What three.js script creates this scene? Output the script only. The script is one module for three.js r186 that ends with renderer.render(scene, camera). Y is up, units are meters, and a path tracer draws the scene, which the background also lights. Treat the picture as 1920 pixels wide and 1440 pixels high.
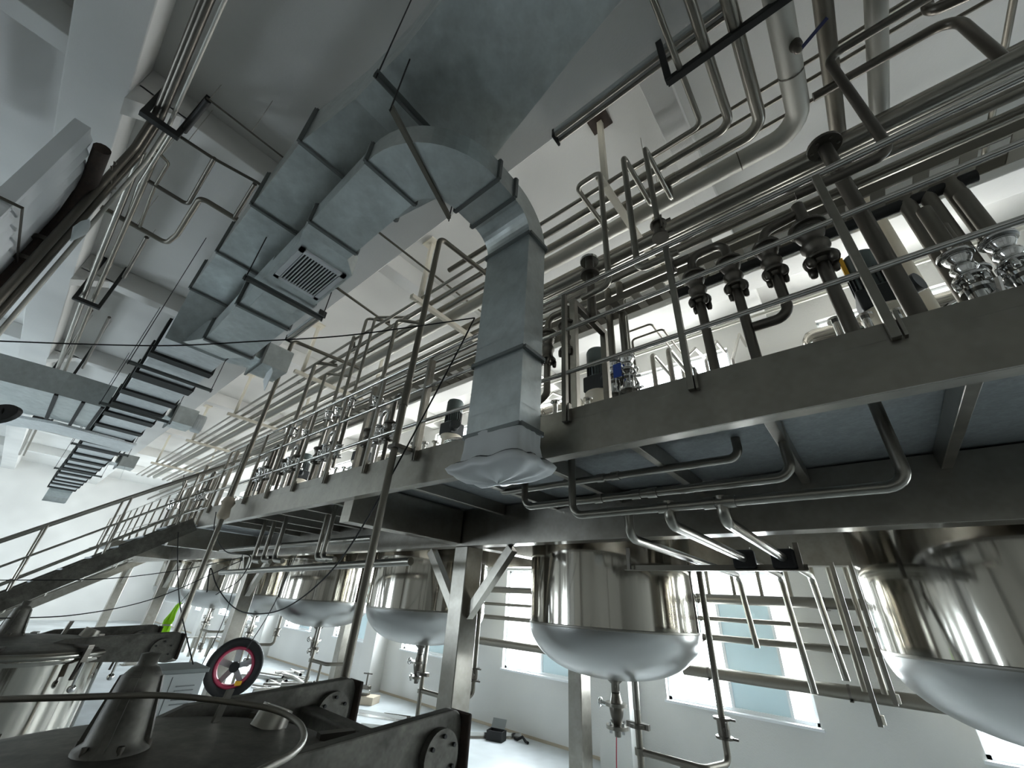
import * as THREE from 'three';
import { RoundedBoxGeometry } from 'three/addons/geometries/RoundedBoxGeometry.js';
import { mergeGeometries } from 'three/addons/utils/BufferGeometryUtils.js';
import { RectAreaLightUniformsLib } from 'three/addons/lights/RectAreaLightUniformsLib.js';

// ---------------------------------------------------------------- camera, sky, light, exposure
const V = (x, y, z) => new THREE.Vector3(x, y, z);
const scene = new THREE.Scene();
const CY = 2.38;                                   // eye height above the floor
const FPX = 742.28;                                // focal length in pixels of the 1920 x 1440 frame
const camera = new THREE.PerspectiveCamera(2 * Math.atan(720 / FPX) * 180 / Math.PI, 4 / 3, 0.05, 200);
camera.position.set(0, CY, 0);
camera.rotation.order = 'YXZ';
camera.rotation.set(0.50663, 0.72165, 0.0662);
camera.updateMatrixWorld(true);
scene.add(camera);

scene.background = new THREE.Color(0.80, 0.92, 1.0);   // even overcast sky
scene.backgroundIntensity = 5;

RectAreaLightUniformsLib.init();
const BACK = -8.5, FRONT = 9.0, ENDL = -38, ENDR = 9, CEIL = 8.28;
// daylight at each window: one sky-coloured area light of the size of the opening, just outside its glass
const daylight = (x, y, z, w, h, toZ, k, col) => {
  const l = new THREE.RectAreaLight(new THREE.Color(...col), k, w, h);
  l.position.set(x, y, z); l.lookAt(x, y, z + toZ); l.castShadow = true; l.name = 'daylight'; scene.add(l);
};
const WINX = []; for (let k = -2; k < 9; k++) WINX.push(-2.29 - 3.82 * k);
for (const x of WINX) {
  daylight(x, 2.1, BACK - 0.32, 2.2, 2.04, 1, 33, [0.88, 0.96, 1.0]);       // lower windows behind the tanks
  if (x < 3) daylight(x, 6.275, BACK - 0.32, 2.2, 2.75, 1, 8, [1.0, 0.95, 0.88]);        // upper windows above the platform
}
for (const x of [-34, -27, -20, -13]) daylight(x, 2.0, FRONT + 0.32, 2.4, 1.8, -1, 23, [0.78, 0.9, 1.0]);  // added bluish fill through unseen openings, brightens the hall floor and duct undersides

const renderer = new THREE.WebGLRenderer({ antialias: true });
renderer.toneMapping = THREE.LinearToneMapping;
renderer.toneMappingExposure = 1.2;
renderer.shadowMap.enabled = true;

// ---------------------------------------------------------------- pixel -> place helpers
const RAY = (px, py) => V((px - 960) / FPX, -(py - 720) / FPX, -1).applyQuaternion(camera.quaternion);
const EYE = V(0, CY, 0);
const PY = (px, py, y) => { const d = RAY(px, py); return EYE.clone().addScaledVector(d, (y - CY) / d.y); };
const PZ = (px, py, z) => { const d = RAY(px, py); return EYE.clone().addScaledVector(d, z / d.z); };
const PX = (px, py, x) => { const d = RAY(px, py); return EYE.clone().addScaledVector(d, x / d.x); };

// ---------------------------------------------------------------- random + textures
let seed = 7;
const rnd = () => { seed = (seed * 1664525 + 1013904223) >>> 0; return seed / 4294967296; };
const rr = (a, b) => a + (b - a) * rnd();
function noiseGrid(n, cx, cy, s) {                  // tileable value noise
  const g = new Float32Array(cx * cy); let q = s >>> 0;
  for (let i = 0; i < g.length; i++) { q = (q * 1664525 + 1013904223) >>> 0; g[i] = q / 4294967296; }
  return (u, v) => {
    const x = u * cx, y = v * cy, x0 = Math.floor(x), y0 = Math.floor(y);
    let fx = x - x0, fy = y - y0; fx = fx * fx * (3 - 2 * fx); fy = fy * fy * (3 - 2 * fy);
    const a = (i, j) => g[((y0 + j) % cy) * cx + (x0 + i) % cx];
    return (a(0, 0) * (1 - fx) + a(1, 0) * fx) * (1 - fy) + (a(0, 1) * (1 - fx) + a(1, 1) * fx) * fy;
  };
}
function tex(n, fn, repeat, srgb) {
  const d = new Uint8Array(n * n * 4);
  for (let j = 0; j < n; j++) for (let i = 0; i < n; i++) {
    const c = fn(i / n, j / n, i, j), o = (j * n + i) * 4;
    for (let k = 0; k < 3; k++) d[o + k] = Math.max(0, Math.min(255, 255 * (Array.isArray(c) ? c[k] : c)));
    d[o + 3] = 255;
  }
  const t = new THREE.DataTexture(d, n, n);
  t.wrapS = t.wrapT = THREE.RepeatWrapping; t.magFilter = THREE.LinearFilter; t.minFilter = THREE.LinearMipmapLinearFilter; t.generateMipmaps = true;
  if (srgb) t.colorSpace = THREE.SRGBColorSpace;
  t.repeat.set(repeat[0], repeat[1]); t.needsUpdate = true;
  return t;
}
const nA = noiseGrid(0, 6, 6, 11), nB = noiseGrid(0, 17, 17, 23), nC = noiseGrid(0, 61, 61, 37), nD = noiseGrid(0, 160, 3, 41), nE = noiseGrid(0, 5, 200, 53), nF = noiseGrid(0, 128, 128, 67);
const galvCol = tex(256, (u, v) => { const s = 0.55 * nB(u, v) + 0.3 * nC(u, v) + 0.25 * nA(u, v); const k = 0.79 + 0.1 * (s - 0.5); return [k * 0.97, k * 1.0, k * 0.995]; }, [0.9, 0.9], true);
const galvRough = tex(256, (u, v) => 0.26 + 0.26 * (0.7 * nA(u, v) + 0.3 * nB(u, v)), [0.5, 0.5]);
const dentBump = tex(256, (u, v) => 0.7 * nA(u, v) + 0.3 * nB(u, v), [0.45, 0.45]);
const brushRough = tex(256, (u, v) => 0.27 + 0.02 * nE(u, v) + 0.06 * nA(u, v), [0.5, 1.5]);
const tankRough = tex(256, (u, v) => 0.06 + 0.06 * nD(u, v) + 0.02 * nB(u, v), [1, 0.4]);
const plasterBump = tex(256, (u, v) => 0.5 * nF(u, v) + 0.5 * nC(u, v), [1, 1]);
const plasterCol = tex(256, (u, v) => { const k = 0.83 + 0.05 * (nA(u, v) - 0.5) + 0.03 * (nB(u, v) - 0.5); return [k, k, k * 0.985]; }, [0.12, 0.12], true);
const floorCol = tex(512, (u, v) => { const k = 0.76 + 0.12 * (nA(u, v) - 0.5) + 0.08 * (nB(u, v) - 0.5) + 0.05 * (nC(u, v) - 0.5); return [k * 0.97, k, k * 1.01]; }, [0.11, 0.11], true);
const deckCol = tex(256, (u, v) => { const s = 0.5 * nB(u, v) + 0.5 * nC(u, v); const k = 0.55 + 0.1 * (s - 0.5); return [k * 0.97, k, k * 1.01]; }, [1.3, 1.3], true);
const streak = tex(256, (u, v) => { const k = 0.59 + 0.05 * (nB(u, v) - 0.5) + 0.03 * (nC(u, v) - 0.5); return [k, k * 0.975, k * 0.92]; }, [0.6, 0.6], true);
const sootCol = tex(256, (u, v) => { const k = 0.40 + 0.08 * (nB(u, v) - 0.5) + 0.08 * (nA(u, v) - 0.5) + 0.05 * (nC(u, v) - 0.5); return [k, k * 0.98, k * 0.92]; }, [1.4, 1.4], true);
const foilCol = tex(256, (u, v) => { const k = 0.86 + 0.12 * (nE(v, u) - 0.5) + 0.06 * (nB(u, v) - 0.5); return [k * 0.98, k, k]; }, [1, 1], true);
const rustCol = tex(256, (u, v) => { const s = nB(u, v) * 0.6 + nC(u, v) * 0.4; return [0.34 + 0.14 * s, 0.31 + 0.09 * s, 0.29 + 0.07 * s]; }, [1.5, 1.5], true);

const std = (o) => new THREE.MeshStandardMaterial(o);
const phy = (o) => new THREE.MeshPhysicalMaterial(o);
const M = {
  wall: std({ map: plasterCol, bumpMap: plasterBump, bumpScale: 0.0015, roughness: 0.9 }),
  ceil: std({ map: plasterCol, bumpMap: plasterBump, bumpScale: 0.001, roughness: 0.92 }),
  floor: std({ map: floorCol, roughness: 0.42 }),
  galv: std({ map: galvCol, bumpMap: dentBump, bumpScale: 0.02, roughnessMap: galvRough, roughness: 1, metalness: 0.86 }),
  galvFlange: std({ color: 0x7b7f7e, roughness: 0.55, metalness: 0.85 }),
  foil: std({ map: foilCol, roughness: 0.4, metalness: 0.2 }),
  blackFlange: std({ color: 0x2b2c2b, roughness: 0.6, metalness: 0.4 }),
  steel: phy({ map: streak, roughnessMap: brushRough, roughness: 1, metalness: 1 }),
  pipe: std({ color: 0x918e86, roughness: 0.3, metalness: 1 }),
  pipeBright: std({ color: 0xc9c7c2, roughness: 0.2, metalness: 1 }),
  pipeDull: std({ color: 0x777369, roughness: 0.46, metalness: 0.85 }),
  wrap: std({ color: 0xb9b8b0, roughness: 0.55, metalness: 0.55 }),
  tank: phy({ color: 0xaaa69d, roughnessMap: tankRough, roughness: 1, metalness: 1 }),
  dish: std({ color: 0xa9a9a6, roughness: 0.3, metalness: 1 }),
  weld: std({ color: 0x8f8c85, roughness: 0.4, metalness: 1 }),
  deck: std({ map: deckCol, roughness: 0.5, metalness: 0.65 }),
  cast: std({ color: 0x67635c, roughness: 0.36, metalness: 0.9 }),
  chrome: std({ color: 0xd4d4d2, roughness: 0.12, metalness: 1 }),
  dark: std({ map: sootCol, roughness: 0.5, metalness: 0.8 }),
  black: std({ color: 0x141414, roughness: 0.6 }),
  rubber: std({ color: 0x0e0e0e, roughness: 0.75 }),
  cream: std({ color: 0xd8d2c2, roughness: 0.55 }),
  ivory: std({ color: 0xd9d0bd, roughness: 0.45, metalness: 0.1 }),
  motor: std({ color: 0x54605f, roughness: 0.5, metalness: 0.2 }),
  motorDark: std({ color: 0x23282a, roughness: 0.5, metalness: 0.3 }),
  yellow: std({ color: 0xd9a520, roughness: 0.5 }),
  blue: std({ color: 0x2b4fa8, roughness: 0.5 }),
  navy: std({ color: 0x1c2452, roughness: 0.5 }),
  red: std({ color: 0xb3243a, roughness: 0.5 }),
  pink: std({ color: 0xa2344e, roughness: 0.45 }),
  darkred: std({ color: 0x5e1418, roughness: 0.6 }),
  vest: std({ color: 0xa6f000, roughness: 0.7, side: THREE.DoubleSide }),
  reflect: std({ color: 0xd8d8c8, roughness: 0.4, metalness: 0.3 }),
  plastic: phy({ color: 0xdde4e6, roughness: 0.32, transmission: 0.35, thickness: 0, side: THREE.DoubleSide }),
  bag: phy({ color: 0xd3d6d6, roughness: 0.35, transmission: 0.15, thickness: 0, side: THREE.DoubleSide }),
  glass: phy({ color: 0xffffff, roughness: 0.03, transmission: 1, thickness: 0, ior: 1.5 }),
  glassBlue: phy({ color: 0xc9d9dd, roughness: 0.5, transmission: 0.08, thickness: 0, ior: 1.5 }),
  frame: std({ color: 0xe3e6e8, roughness: 0.45, metalness: 0.1 }),
  cabinet: std({ color: 0xa9adac, roughness: 0.5, metalness: 0.2 }),
  rust: std({ map: rustCol, color: 0x9a9590, roughness: 0.8, metalness: 0.2 }),
  mud: std({ color: 0xb3a896, roughness: 0.95 }),
  stain: std({ color: 0x8fa0a4, roughness: 0.95 }),
};

// ---------------------------------------------------------------- modelling helpers
const taken = {};
const numbered = (n) => { const k = taken[n] = (taken[n] ?? -1) + 1; return k ? n + '_' + String(k).padStart(3, '0') : n; };
const clean = (g) => { const o = g.index ? g.toNonIndexed() : g; for (const k of Object.keys(o.attributes)) if (!['position', 'normal', 'uv'].includes(k)) o.deleteAttribute(k); return o; };
const merge = (gs) => { const a = [].concat(gs).flat().map(clean); return a.length === 1 ? a[0] : mergeGeometries(a); };
function worldUV(g) {                                // uv in metres, by the way each face points
  const p = g.attributes.position, n = g.attributes.normal, uv = new Float32Array(p.count * 2);
  for (let i = 0; i < p.count; i++) {
    const ax = Math.abs(n.getX(i)), ay = Math.abs(n.getY(i)), az = Math.abs(n.getZ(i));
    const [u, v] = ay > ax && ay > az ? [p.getX(i), p.getZ(i)] : ax > az ? [p.getZ(i), p.getY(i)] : [p.getX(i), p.getY(i)];
    uv[2 * i] = u; uv[2 * i + 1] = v;
  }
  g.setAttribute('uv', new THREE.BufferAttribute(uv, 2)); return g;
}
function mesh(name, geos, mat, parent = scene, keepUV) {
  const g = merge(geos); if (!keepUV) worldUV(g);
  const m = new THREE.Mesh(g, mat); m.name = parent === scene ? numbered(name) : name;
  m.castShadow = m.receiveShadow = true; parent.add(m); return m;
}
function thing(name, label, category, group) {
  const o = new THREE.Group(); o.name = numbered(name); scene.add(o);
  o.userData = { label, category }; if (group) o.userData.group = group; return o;
}
function tag(o, label, category, group) { Object.assign(o.userData, { label, category }); if (group) o.userData.group = group; return o; }
function sub(name, parent) { const o = new THREE.Group(); o.name = name; parent.add(o); return o; }
const structure = (name, geos, mat, label) => { const m = mesh(name, geos, mat); m.userData = { kind: 'structure', label, category: 'structure' }; return m; };
const bx = (x0, x1, y0, y1, z0, z1) => new THREE.BoxGeometry(Math.abs(x1 - x0), Math.abs(y1 - y0), Math.abs(z1 - z0)).translate((x0 + x1) / 2, (y0 + y1) / 2, (z0 + z1) / 2);
const rb = (x0, x1, y0, y1, z0, z1, r = 0.01) => new RoundedBoxGeometry(Math.abs(x1 - x0), Math.abs(y1 - y0), Math.abs(z1 - z0), 2, r).translate((x0 + x1) / 2, (y0 + y1) / 2, (z0 + z1) / 2);
const orient = (g, a, b) => { const d = b.clone().sub(a), q = new THREE.Quaternion().setFromUnitVectors(V(0, 1, 0), d.clone().normalize()); return g.applyQuaternion(q).translate((a.x + b.x) / 2, (a.y + b.y) / 2, (a.z + b.z) / 2); };
const cyl = (a, b, r, r2 = r, n = 16) => orient(new THREE.CylinderGeometry(r2, r, a.distanceTo(b), n), a, b);
function bar(a, b, w, h, up = V(0, 1, 0)) {          // square bar from a to b
  const d = b.clone().sub(a), L = d.length(), z = d.clone().normalize(); let x = new THREE.Vector3().crossVectors(up, z);
  if (x.length() < 1e-3) x = V(1, 0, 0); x.normalize(); const y = new THREE.Vector3().crossVectors(z, x);
  return new THREE.BoxGeometry(w, h, L).applyMatrix4(new THREE.Matrix4().makeBasis(x, y, z)).translate((a.x + b.x) / 2, (a.y + b.y) / 2, (a.z + b.z) / 2);
}
function fillet(pts, R, n = 6) {                     // round the corners of a polyline
  const out = [pts[0].clone()];
  for (let i = 1; i < pts.length - 1; i++) {
    const p = pts[i], a = pts[i - 1].clone().sub(p), b = pts[i + 1].clone().sub(p), la = a.length(), lb = b.length();
    a.divideScalar(la); b.divideScalar(lb);
    const ang = Math.acos(Math.max(-1, Math.min(1, a.dot(b))));
    if (ang > 3.05) { out.push(p.clone()); continue; }
    const t = Math.min(R / Math.tan(ang / 2), la * 0.48, lb * 0.48), r = t * Math.tan(ang / 2);
    const c = p.clone().addScaledVector(a.clone().add(b).normalize(), r / Math.sin(ang / 2));
    const s = p.clone().addScaledVector(a, t).sub(c), e = p.clone().addScaledVector(b, t).sub(c), w = s.angleTo(e);
    for (let k = 0; k <= n; k++) {
      const f = k / n, v = s.clone().multiplyScalar(Math.sin((1 - f) * w) / Math.sin(w)).addScaledVector(e, Math.sin(f * w) / Math.sin(w));
      out.push(c.clone().add(v));
    }
  }
  out.push(pts[pts.length - 1].clone()); return out;
}
function sweep(pts, r, n = 12, caps = true) {        // tube along a polyline with parallel frames
  const P = pts.filter((p, i) => !i || p.distanceTo(pts[i - 1]) > 1e-5), T = P.map((p, i) => P[Math.min(i + 1, P.length - 1)].clone().sub(P[Math.max(i - 1, 0)]).normalize());
  let u = Math.abs(T[0].y) < 0.9 ? V(0, 1, 0) : V(1, 0, 0); u.addScaledVector(T[0], -u.dot(T[0])).normalize();
  const pos = [], nor = [], idx = []; const rad = (i) => Array.isArray(r) ? r[i] : r;
  P.forEach((p, i) => {
    if (i) u.addScaledVector(T[i], -u.dot(T[i])).normalize();
    const w = new THREE.Vector3().crossVectors(T[i], u);
    for (let k = 0; k <= n; k++) { const a = k / n * 2 * Math.PI, d = u.clone().multiplyScalar(Math.cos(a)).addScaledVector(w, Math.sin(a)); nor.push(d.x, d.y, d.z); const q = p.clone().addScaledVector(d, rad(i)); pos.push(q.x, q.y, q.z); }
  });
  for (let i = 0; i < P.length - 1; i++) for (let k = 0; k < n; k++) { const a = i * (n + 1) + k, b = a + n + 1; idx.push(a, a + 1, b, b, a + 1, b + 1); }
  if (caps) for (const [i, s] of [[0, -1], [P.length - 1, 1]]) {
    const c = pos.length / 3, t = T[i].clone().multiplyScalar(s); pos.push(P[i].x, P[i].y, P[i].z); nor.push(t.x, t.y, t.z);
    for (let k = 0; k <= n; k++) { const o = (i * (n + 1) + k) * 3; pos.push(pos[o], pos[o + 1], pos[o + 2]); nor.push(t.x, t.y, t.z); }
    for (let k = 0; k < n; k++) s > 0 ? idx.push(c, c + 1 + k, c + 2 + k) : idx.push(c, c + 2 + k, c + 1 + k);
  }
  const g = new THREE.BufferGeometry(); g.setAttribute('position', new THREE.Float32BufferAttribute(pos, 3)); g.setAttribute('normal', new THREE.Float32BufferAttribute(nor, 3));
  g.setAttribute('uv', new THREE.Float32BufferAttribute(new Float32Array(pos.length / 3 * 2), 2)); g.setIndex(idx); return g;
}
const tube = (pts, r, R = r * 2.6, n = 12) => sweep(fillet(pts, R), r, n);
const lathe = (prof, n = 32) => new THREE.LatheGeometry(prof.map(([r, y]) => new THREE.Vector2(r, y)), n);
function spline(pts, r, n = 60, k = 6) { return sweep(new THREE.CatmullRomCurve3(pts).getPoints(n), r, k); }
function quadLoft(secs) {                            // box loft: sections [[p0..p3], ...] of four corners each, open ends
  const pos = []; const tri = (a, b, c) => pos.push(a.x, a.y, a.z, b.x, b.y, b.z, c.x, c.y, c.z);
  for (let i = 0; i < secs.length - 1; i++) for (let k = 0; k < secs[i].length; k++) {
    const n = secs[i].length, a = secs[i][k], b = secs[i][(k + 1) % n], c = secs[i + 1][k], d = secs[i + 1][(k + 1) % n]; tri(a, b, c); tri(c, b, d);
  }
  const g = new THREE.BufferGeometry(); g.setAttribute('position', new THREE.Float32BufferAttribute(pos, 3)); g.computeVertexNormals();
  g.setAttribute('uv', new THREE.Float32BufferAttribute(new Float32Array(pos.length / 3 * 2), 2)); return g;
}
function ringLoft(rings) {                           // smooth loft through closed rings
  const n = rings[0].length, pos = [], idx = []; for (const r of rings) for (const p of r) pos.push(p.x, p.y, p.z);
  for (let i = 0; i < rings.length - 1; i++) for (let k = 0; k < n; k++) { const a = i * n + k, b = i * n + (k + 1) % n; idx.push(a, b, a + n, a + n, b, b + n); }
  const g = new THREE.BufferGeometry(); g.setAttribute('position', new THREE.Float32BufferAttribute(pos, 3)); g.setAttribute('uv', new THREE.Float32BufferAttribute(new Float32Array(pos.length / 3 * 2), 2)); g.setIndex(idx); g.computeVertexNormals(); return g;
}
// a pipe line: one thing with its run, plus flanges or valves as parts
function pipeLine(name, label, pts, r, mat, group, R) {
  const t = thing(name, label, 'pipe', group); mesh('pipe_run', tube(pts, r, R), mat, t); return t;
}
const flangeGeo = (c, d, r, th) => cyl(c.clone().addScaledVector(d, -th / 2), c.clone().addScaledVector(d, th / 2), r, r, 20);
function addFlange(t, c, d, r, mat = M.pipe, th = 0.018) { return mesh('flange', flangeGeo(c, d, r, th), mat, t); }
function addValve(t, a, b, r, mat = M.cast, bolts = 4) {   // flanged valve between a (lower) and b (upper), pipe radius r
  const d = b.clone().sub(a), L = d.length(); d.normalize(); const q = new THREE.Quaternion().setFromUnitVectors(V(0, 1, 0), d);
  const place = (g) => g.applyQuaternion(q).translate(a.x, a.y, a.z);
  const v = sub('valve', t);
  mesh('valve_body', place(lathe([[r * 1.0, 0], [r * 1.5, 0.02 * L], [r * 1.9, 0.16 * L], [r * 1.6, 0.24 * L], [r * 1.6, 0.32 * L], [r * 2.0, 0.38 * L], [r * 2.0, 0.46 * L], [r * 1.55, 0.52 * L], [r * 1.5, 0.6 * L], [r * 1.9, 0.68 * L], [r * 2.2, 0.84 * L], [r * 1.9, 0.97 * L], [r, L]], 24)), mat, v);
  mesh('flange', place(lathe([[0, 0], [r * 2.35, 0], [r * 2.45, 0.01], [r * 2.45, 0.022], [r * 2.3, 0.03], [0, 0.03]], 24).translate(0, 0.02, 0)), mat, v);
  mesh('flange', place(lathe([[0, 0], [r * 2.6, 0], [r * 2.75, 0.01], [r * 2.75, 0.02], [r * 2.6, 0.028], [0, 0.03]], 24).translate(0, L - 0.05, 0)), mat, v);
  mesh('collar', place(lathe([[r * 1.4, 0], [r * 2.15, 0.004], [r * 2.15, 0.018], [r * 1.4, 0.022]], 24).translate(0, L * 0.74, 0)), mat, v);
  for (let k = 0; k < bolts; k++) {
    const w = (k + 0.5) / bolts * 2 * Math.PI, x = Math.cos(w) * r * 2.0, z = Math.sin(w) * r * 2.0;
    mesh('bolt', place(lathe([[0, -0.036], [r * 0.5, -0.03], [r * 0.64, -0.008], [r * 0.64, 0.03], [0, 0.03]], 10).translate(x, 0.0, z)), mat, v);
    mesh('bolt', place(lathe([[0, 0.02], [r * 0.36, 0.016], [r * 0.4, 0], [0, 0]], 10).translate(x, L - 0.02, z)), mat, v);
  }
  return v;
}
function smallValve(t, c, d, r, mat = M.chrome) {    // sanitary valve with two clamps and a butterfly handle
  const e = d.clone().normalize(), v = sub('valve', t), at = (k) => c.clone().addScaledVector(e, k);
  mesh('valve_body', cyl(at(-0.07), at(0.07), r * 1.5, r * 1.5, 14), mat, v);
  for (const k of [-0.08, 0.08]) mesh('clamp', [flangeGeo(at(k), e, r * 2.2, 0.022), bar(at(k).add(V(r * 1.8, 0, 0)), at(k).add(V(r * 3.4, 0, 0)), 0.02, 0.02)], mat, v);
  const s = Math.abs(e.y) > 0.8 ? V(0.5, 0, 0.86) : V(0, -1, 0.2);
  mesh('handle', [cyl(at(0), at(0).addScaledVector(s, r * 2.6), r * 0.5, r * 0.5, 8), bar(at(0).addScaledVector(s, r * 2.6).add(V(0, -0.05, 0)), at(0).addScaledVector(s, r * 3.4).add(V(0, 0.07, 0)), 0.014, 0.024)], mat, v);
  return v;
}
const up = (p, y) => V(p.x, y, p.z);

// ================================================================ THE ROOM
structure('floor', bx(ENDL, ENDR, -0.2, 0, BACK - 0.25, FRONT + 0.25), M.floor, 'pale blue-grey smooth concrete floor of the plant hall');
structure('ceiling', bx(ENDL, ENDR, CEIL, CEIL + 0.25, BACK - 0.25, FRONT + 0.25), M.ceil, 'plain white painted concrete ceiling slab');
function pierced(z0, z1, holes) {                    // wall along x with rectangular holes [x0, x1, y0, y1], sorted rows
  const out = [], rows = [...new Set(holes.flatMap((h) => [h[2], h[3]]))].sort((a, b) => a - b); let y = 0;
  for (const top of [...rows, CEIL]) {
    const here = holes.filter((h) => h[2] <= y + 1e-6 && h[3] >= top - 1e-6).sort((a, b) => a[0] - b[0]); let x = ENDL;
    for (const h of here) { out.push(bx(x, h[0], y, top, z0, z1)); x = h[1]; }
    out.push(bx(x, ENDR, y, top, z0, z1)); y = top;
  }
  return out;
}
const LOW = [1.08, 3.12], HIGH = [4.9, 7.65];
const backHoles = WINX.flatMap((x) => [[x - 1.1, x + 1.1, ...LOW], [x - 1.1, x + 1.1, ...HIGH]]);
structure('wall_back', pierced(BACK - 0.25, BACK, backHoles), M.wall, 'white plastered long wall with windows behind the tanks');
const fillWinX = [-13, -20, -27, -34], fillWinHoles = fillWinX.map((x) => [x - 1.2, x + 1.2, 1.1, 2.9]);
structure('wall_front', pierced(FRONT, FRONT + 0.25, fillWinHoles), M.wall, 'white plastered long wall opposite the tanks');
structure('wall_left', bx(ENDL - 0.25, ENDL, 0, CEIL, BACK - 0.25, FRONT + 0.25), M.wall, 'bluish white end wall of the hall');
structure('wall_right', bx(ENDR, ENDR + 0.25, 0, CEIL, BACK - 0.25, FRONT + 0.25), M.wall, 'white end wall of the hall');
structure('baseboard_back', bx(ENDL, ENDR, 0, 0.05, BACK, BACK + 0.008), M.mud, 'brown cement splash strip at the foot of the window wall');
let wn = 0;
function windowUnit(x, w, y0, y1, z, label, blue) {
  const o = new THREE.Group(); o.name = 'window_' + (++wn); o.userData = { kind: 'structure', label, category: 'window' }; scene.add(o);
  const f = 0.05, t = 0.06, x0 = x - w / 2, x1 = x + w / 2, tr = y0 + (y1 - y0) * 0.78;
  mesh('window_frame', [bx(x0, x1, y0, y0 + f, z - t, z), bx(x0, x1, y1 - f, y1, z - t, z), bx(x0, x0 + f, y0, y1, z - t, z), bx(x1 - f, x1, y0, y1, z - t, z)], M.frame, o);
  mesh('transom', bx(x0 + f, x1 - f, tr - 0.025, tr + 0.025, z - t, z), M.frame, o);
  for (const k of [1.04, 1.86]) mesh('mullion', bx(x0 + k - 0.022, x0 + k + 0.022, y0 + f, tr, z - t, z), M.frame, o);
  mesh('window_sill', bx(x0 - 0.04, x1 + 0.04, y0 - 0.03, y0 + 0.004, z - 0.02, BACK + 0.05 < z ? z + 0.1 : BACK + 0.03), M.frame, o);
  [[x0 + f, x0 + 1.018], [x0 + 1.062, x0 + 1.838], [x0 + 1.882, x1 - f]].forEach(([a, b], i) => mesh('pane', bx(a, b, y0 + f, tr - 0.025, z - 0.035, z - 0.029), blue && i === 1 ? M.glassBlue : M.glass, o));
  mesh('pane', bx(x0 + f, x1 - f, tr + 0.025, y1 - f, z - 0.035, z - 0.029), M.glass, o);
}
WINX.forEach((x) => { windowUnit(x, 2.2, ...LOW, BACK - 0.1, 'low white framed window of three panes behind the tanks', true); windowUnit(x, 2.2, ...HIGH, BACK - 0.1, 'high white framed window of three panes above the platform', false); });
fillWinX.forEach((x) => {  // out-of-view windows added only to carry the bluish fill light
  const o = new THREE.Group(); o.name = 'window_' + (++wn); o.userData = { kind: 'structure', label: 'added unseen fill window, low and white framed, in the wall opposite the tanks', category: 'window' }; scene.add(o);
  mesh('window_frame', [bx(x - 1.2, x + 1.2, 1.1, 1.15, FRONT + 0.08, FRONT + 0.14), bx(x - 1.2, x + 1.2, 2.85, 2.9, FRONT + 0.08, FRONT + 0.14), bx(x - 1.2, x - 1.15, 1.1, 2.9, FRONT + 0.08, FRONT + 0.14), bx(x + 1.15, x + 1.2, 1.1, 2.9, FRONT + 0.08, FRONT + 0.14), bx(x - 0.025, x + 0.025, 1.15, 2.85, FRONT + 0.08, FRONT + 0.14)], M.frame, o);
  for (const s of [-1, 1]) mesh('pane', bx(x + s * 0.59 - 0.56, x + s * 0.59 + 0.56, 1.15, 2.85, FRONT + 0.108, FRONT + 0.114), M.glass, o);
});
for (const x of [3.9, -4.2, -12.0, -19.7, -27.4]) structure('wall_pilaster', bx(x - 0.3, x + 0.3, 0, CEIL - 0.6, BACK, BACK + 0.45), M.wall, 'white plastered pilaster between the windows');
for (const x of [3.9, -5.7, -16.3, -26.9]) structure('wall_pilaster', bx(x - 0.3, x + 0.3, 0, CEIL - 0.6, 1.27, 1.8).translate(0, 0, 6.9), M.wall, 'white plastered hall column under the long ceiling beam');
// ceiling beams
const beamLong = (z0, z1, l) => structure('ceiling_beam', rb(ENDL, ENDR, 7.68, CEIL, z0, z1, 0.02), M.ceil, l);
beamLong(1.27, 1.85, 'long white concrete ceiling beam beside the conduits');
beamLong(-2.42, -1.72, 'long white concrete ceiling beam above the ventilation duct');
beamLong(-6.9, -6.4, 'long white concrete ceiling beam above the tanks');
for (const x of [5.0, -0.3, -5.55, -10.85, -16.1, -21.4, -26.7, -32]) structure('ceiling_beam', [rb(x - 0.3, x, 7.86, CEIL, FRONT - 0.01, 1.85, 0.015), rb(x - 0.3, x, 7.86, CEIL, 1.27, -1.72, 0.015), rb(x - 0.3, x, 7.86, CEIL, -2.42, -6.4, 0.015), rb(x - 0.3, x, 7.86, CEIL, -6.9, BACK, 0.015)], M.ceil, 'white concrete cross beam under the ceiling');
// flare where a cross beam meets the long beam
for (const x of [-5.55, -10.85, -16.1]) structure('beam_haunch', (() => { const s = new THREE.Shape([new THREE.Vector2(0, 0), new THREE.Vector2(0.55, 0), new THREE.Vector2(0, -0.34)]); return new THREE.ExtrudeGeometry(s, { depth: 0.3, bevelEnabled: false }).rotateY(Math.PI / 2).translate(x - 0.3, 7.9, 1.27); })(), M.ceil, 'sloping white haunch under a ceiling cross beam');

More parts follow.
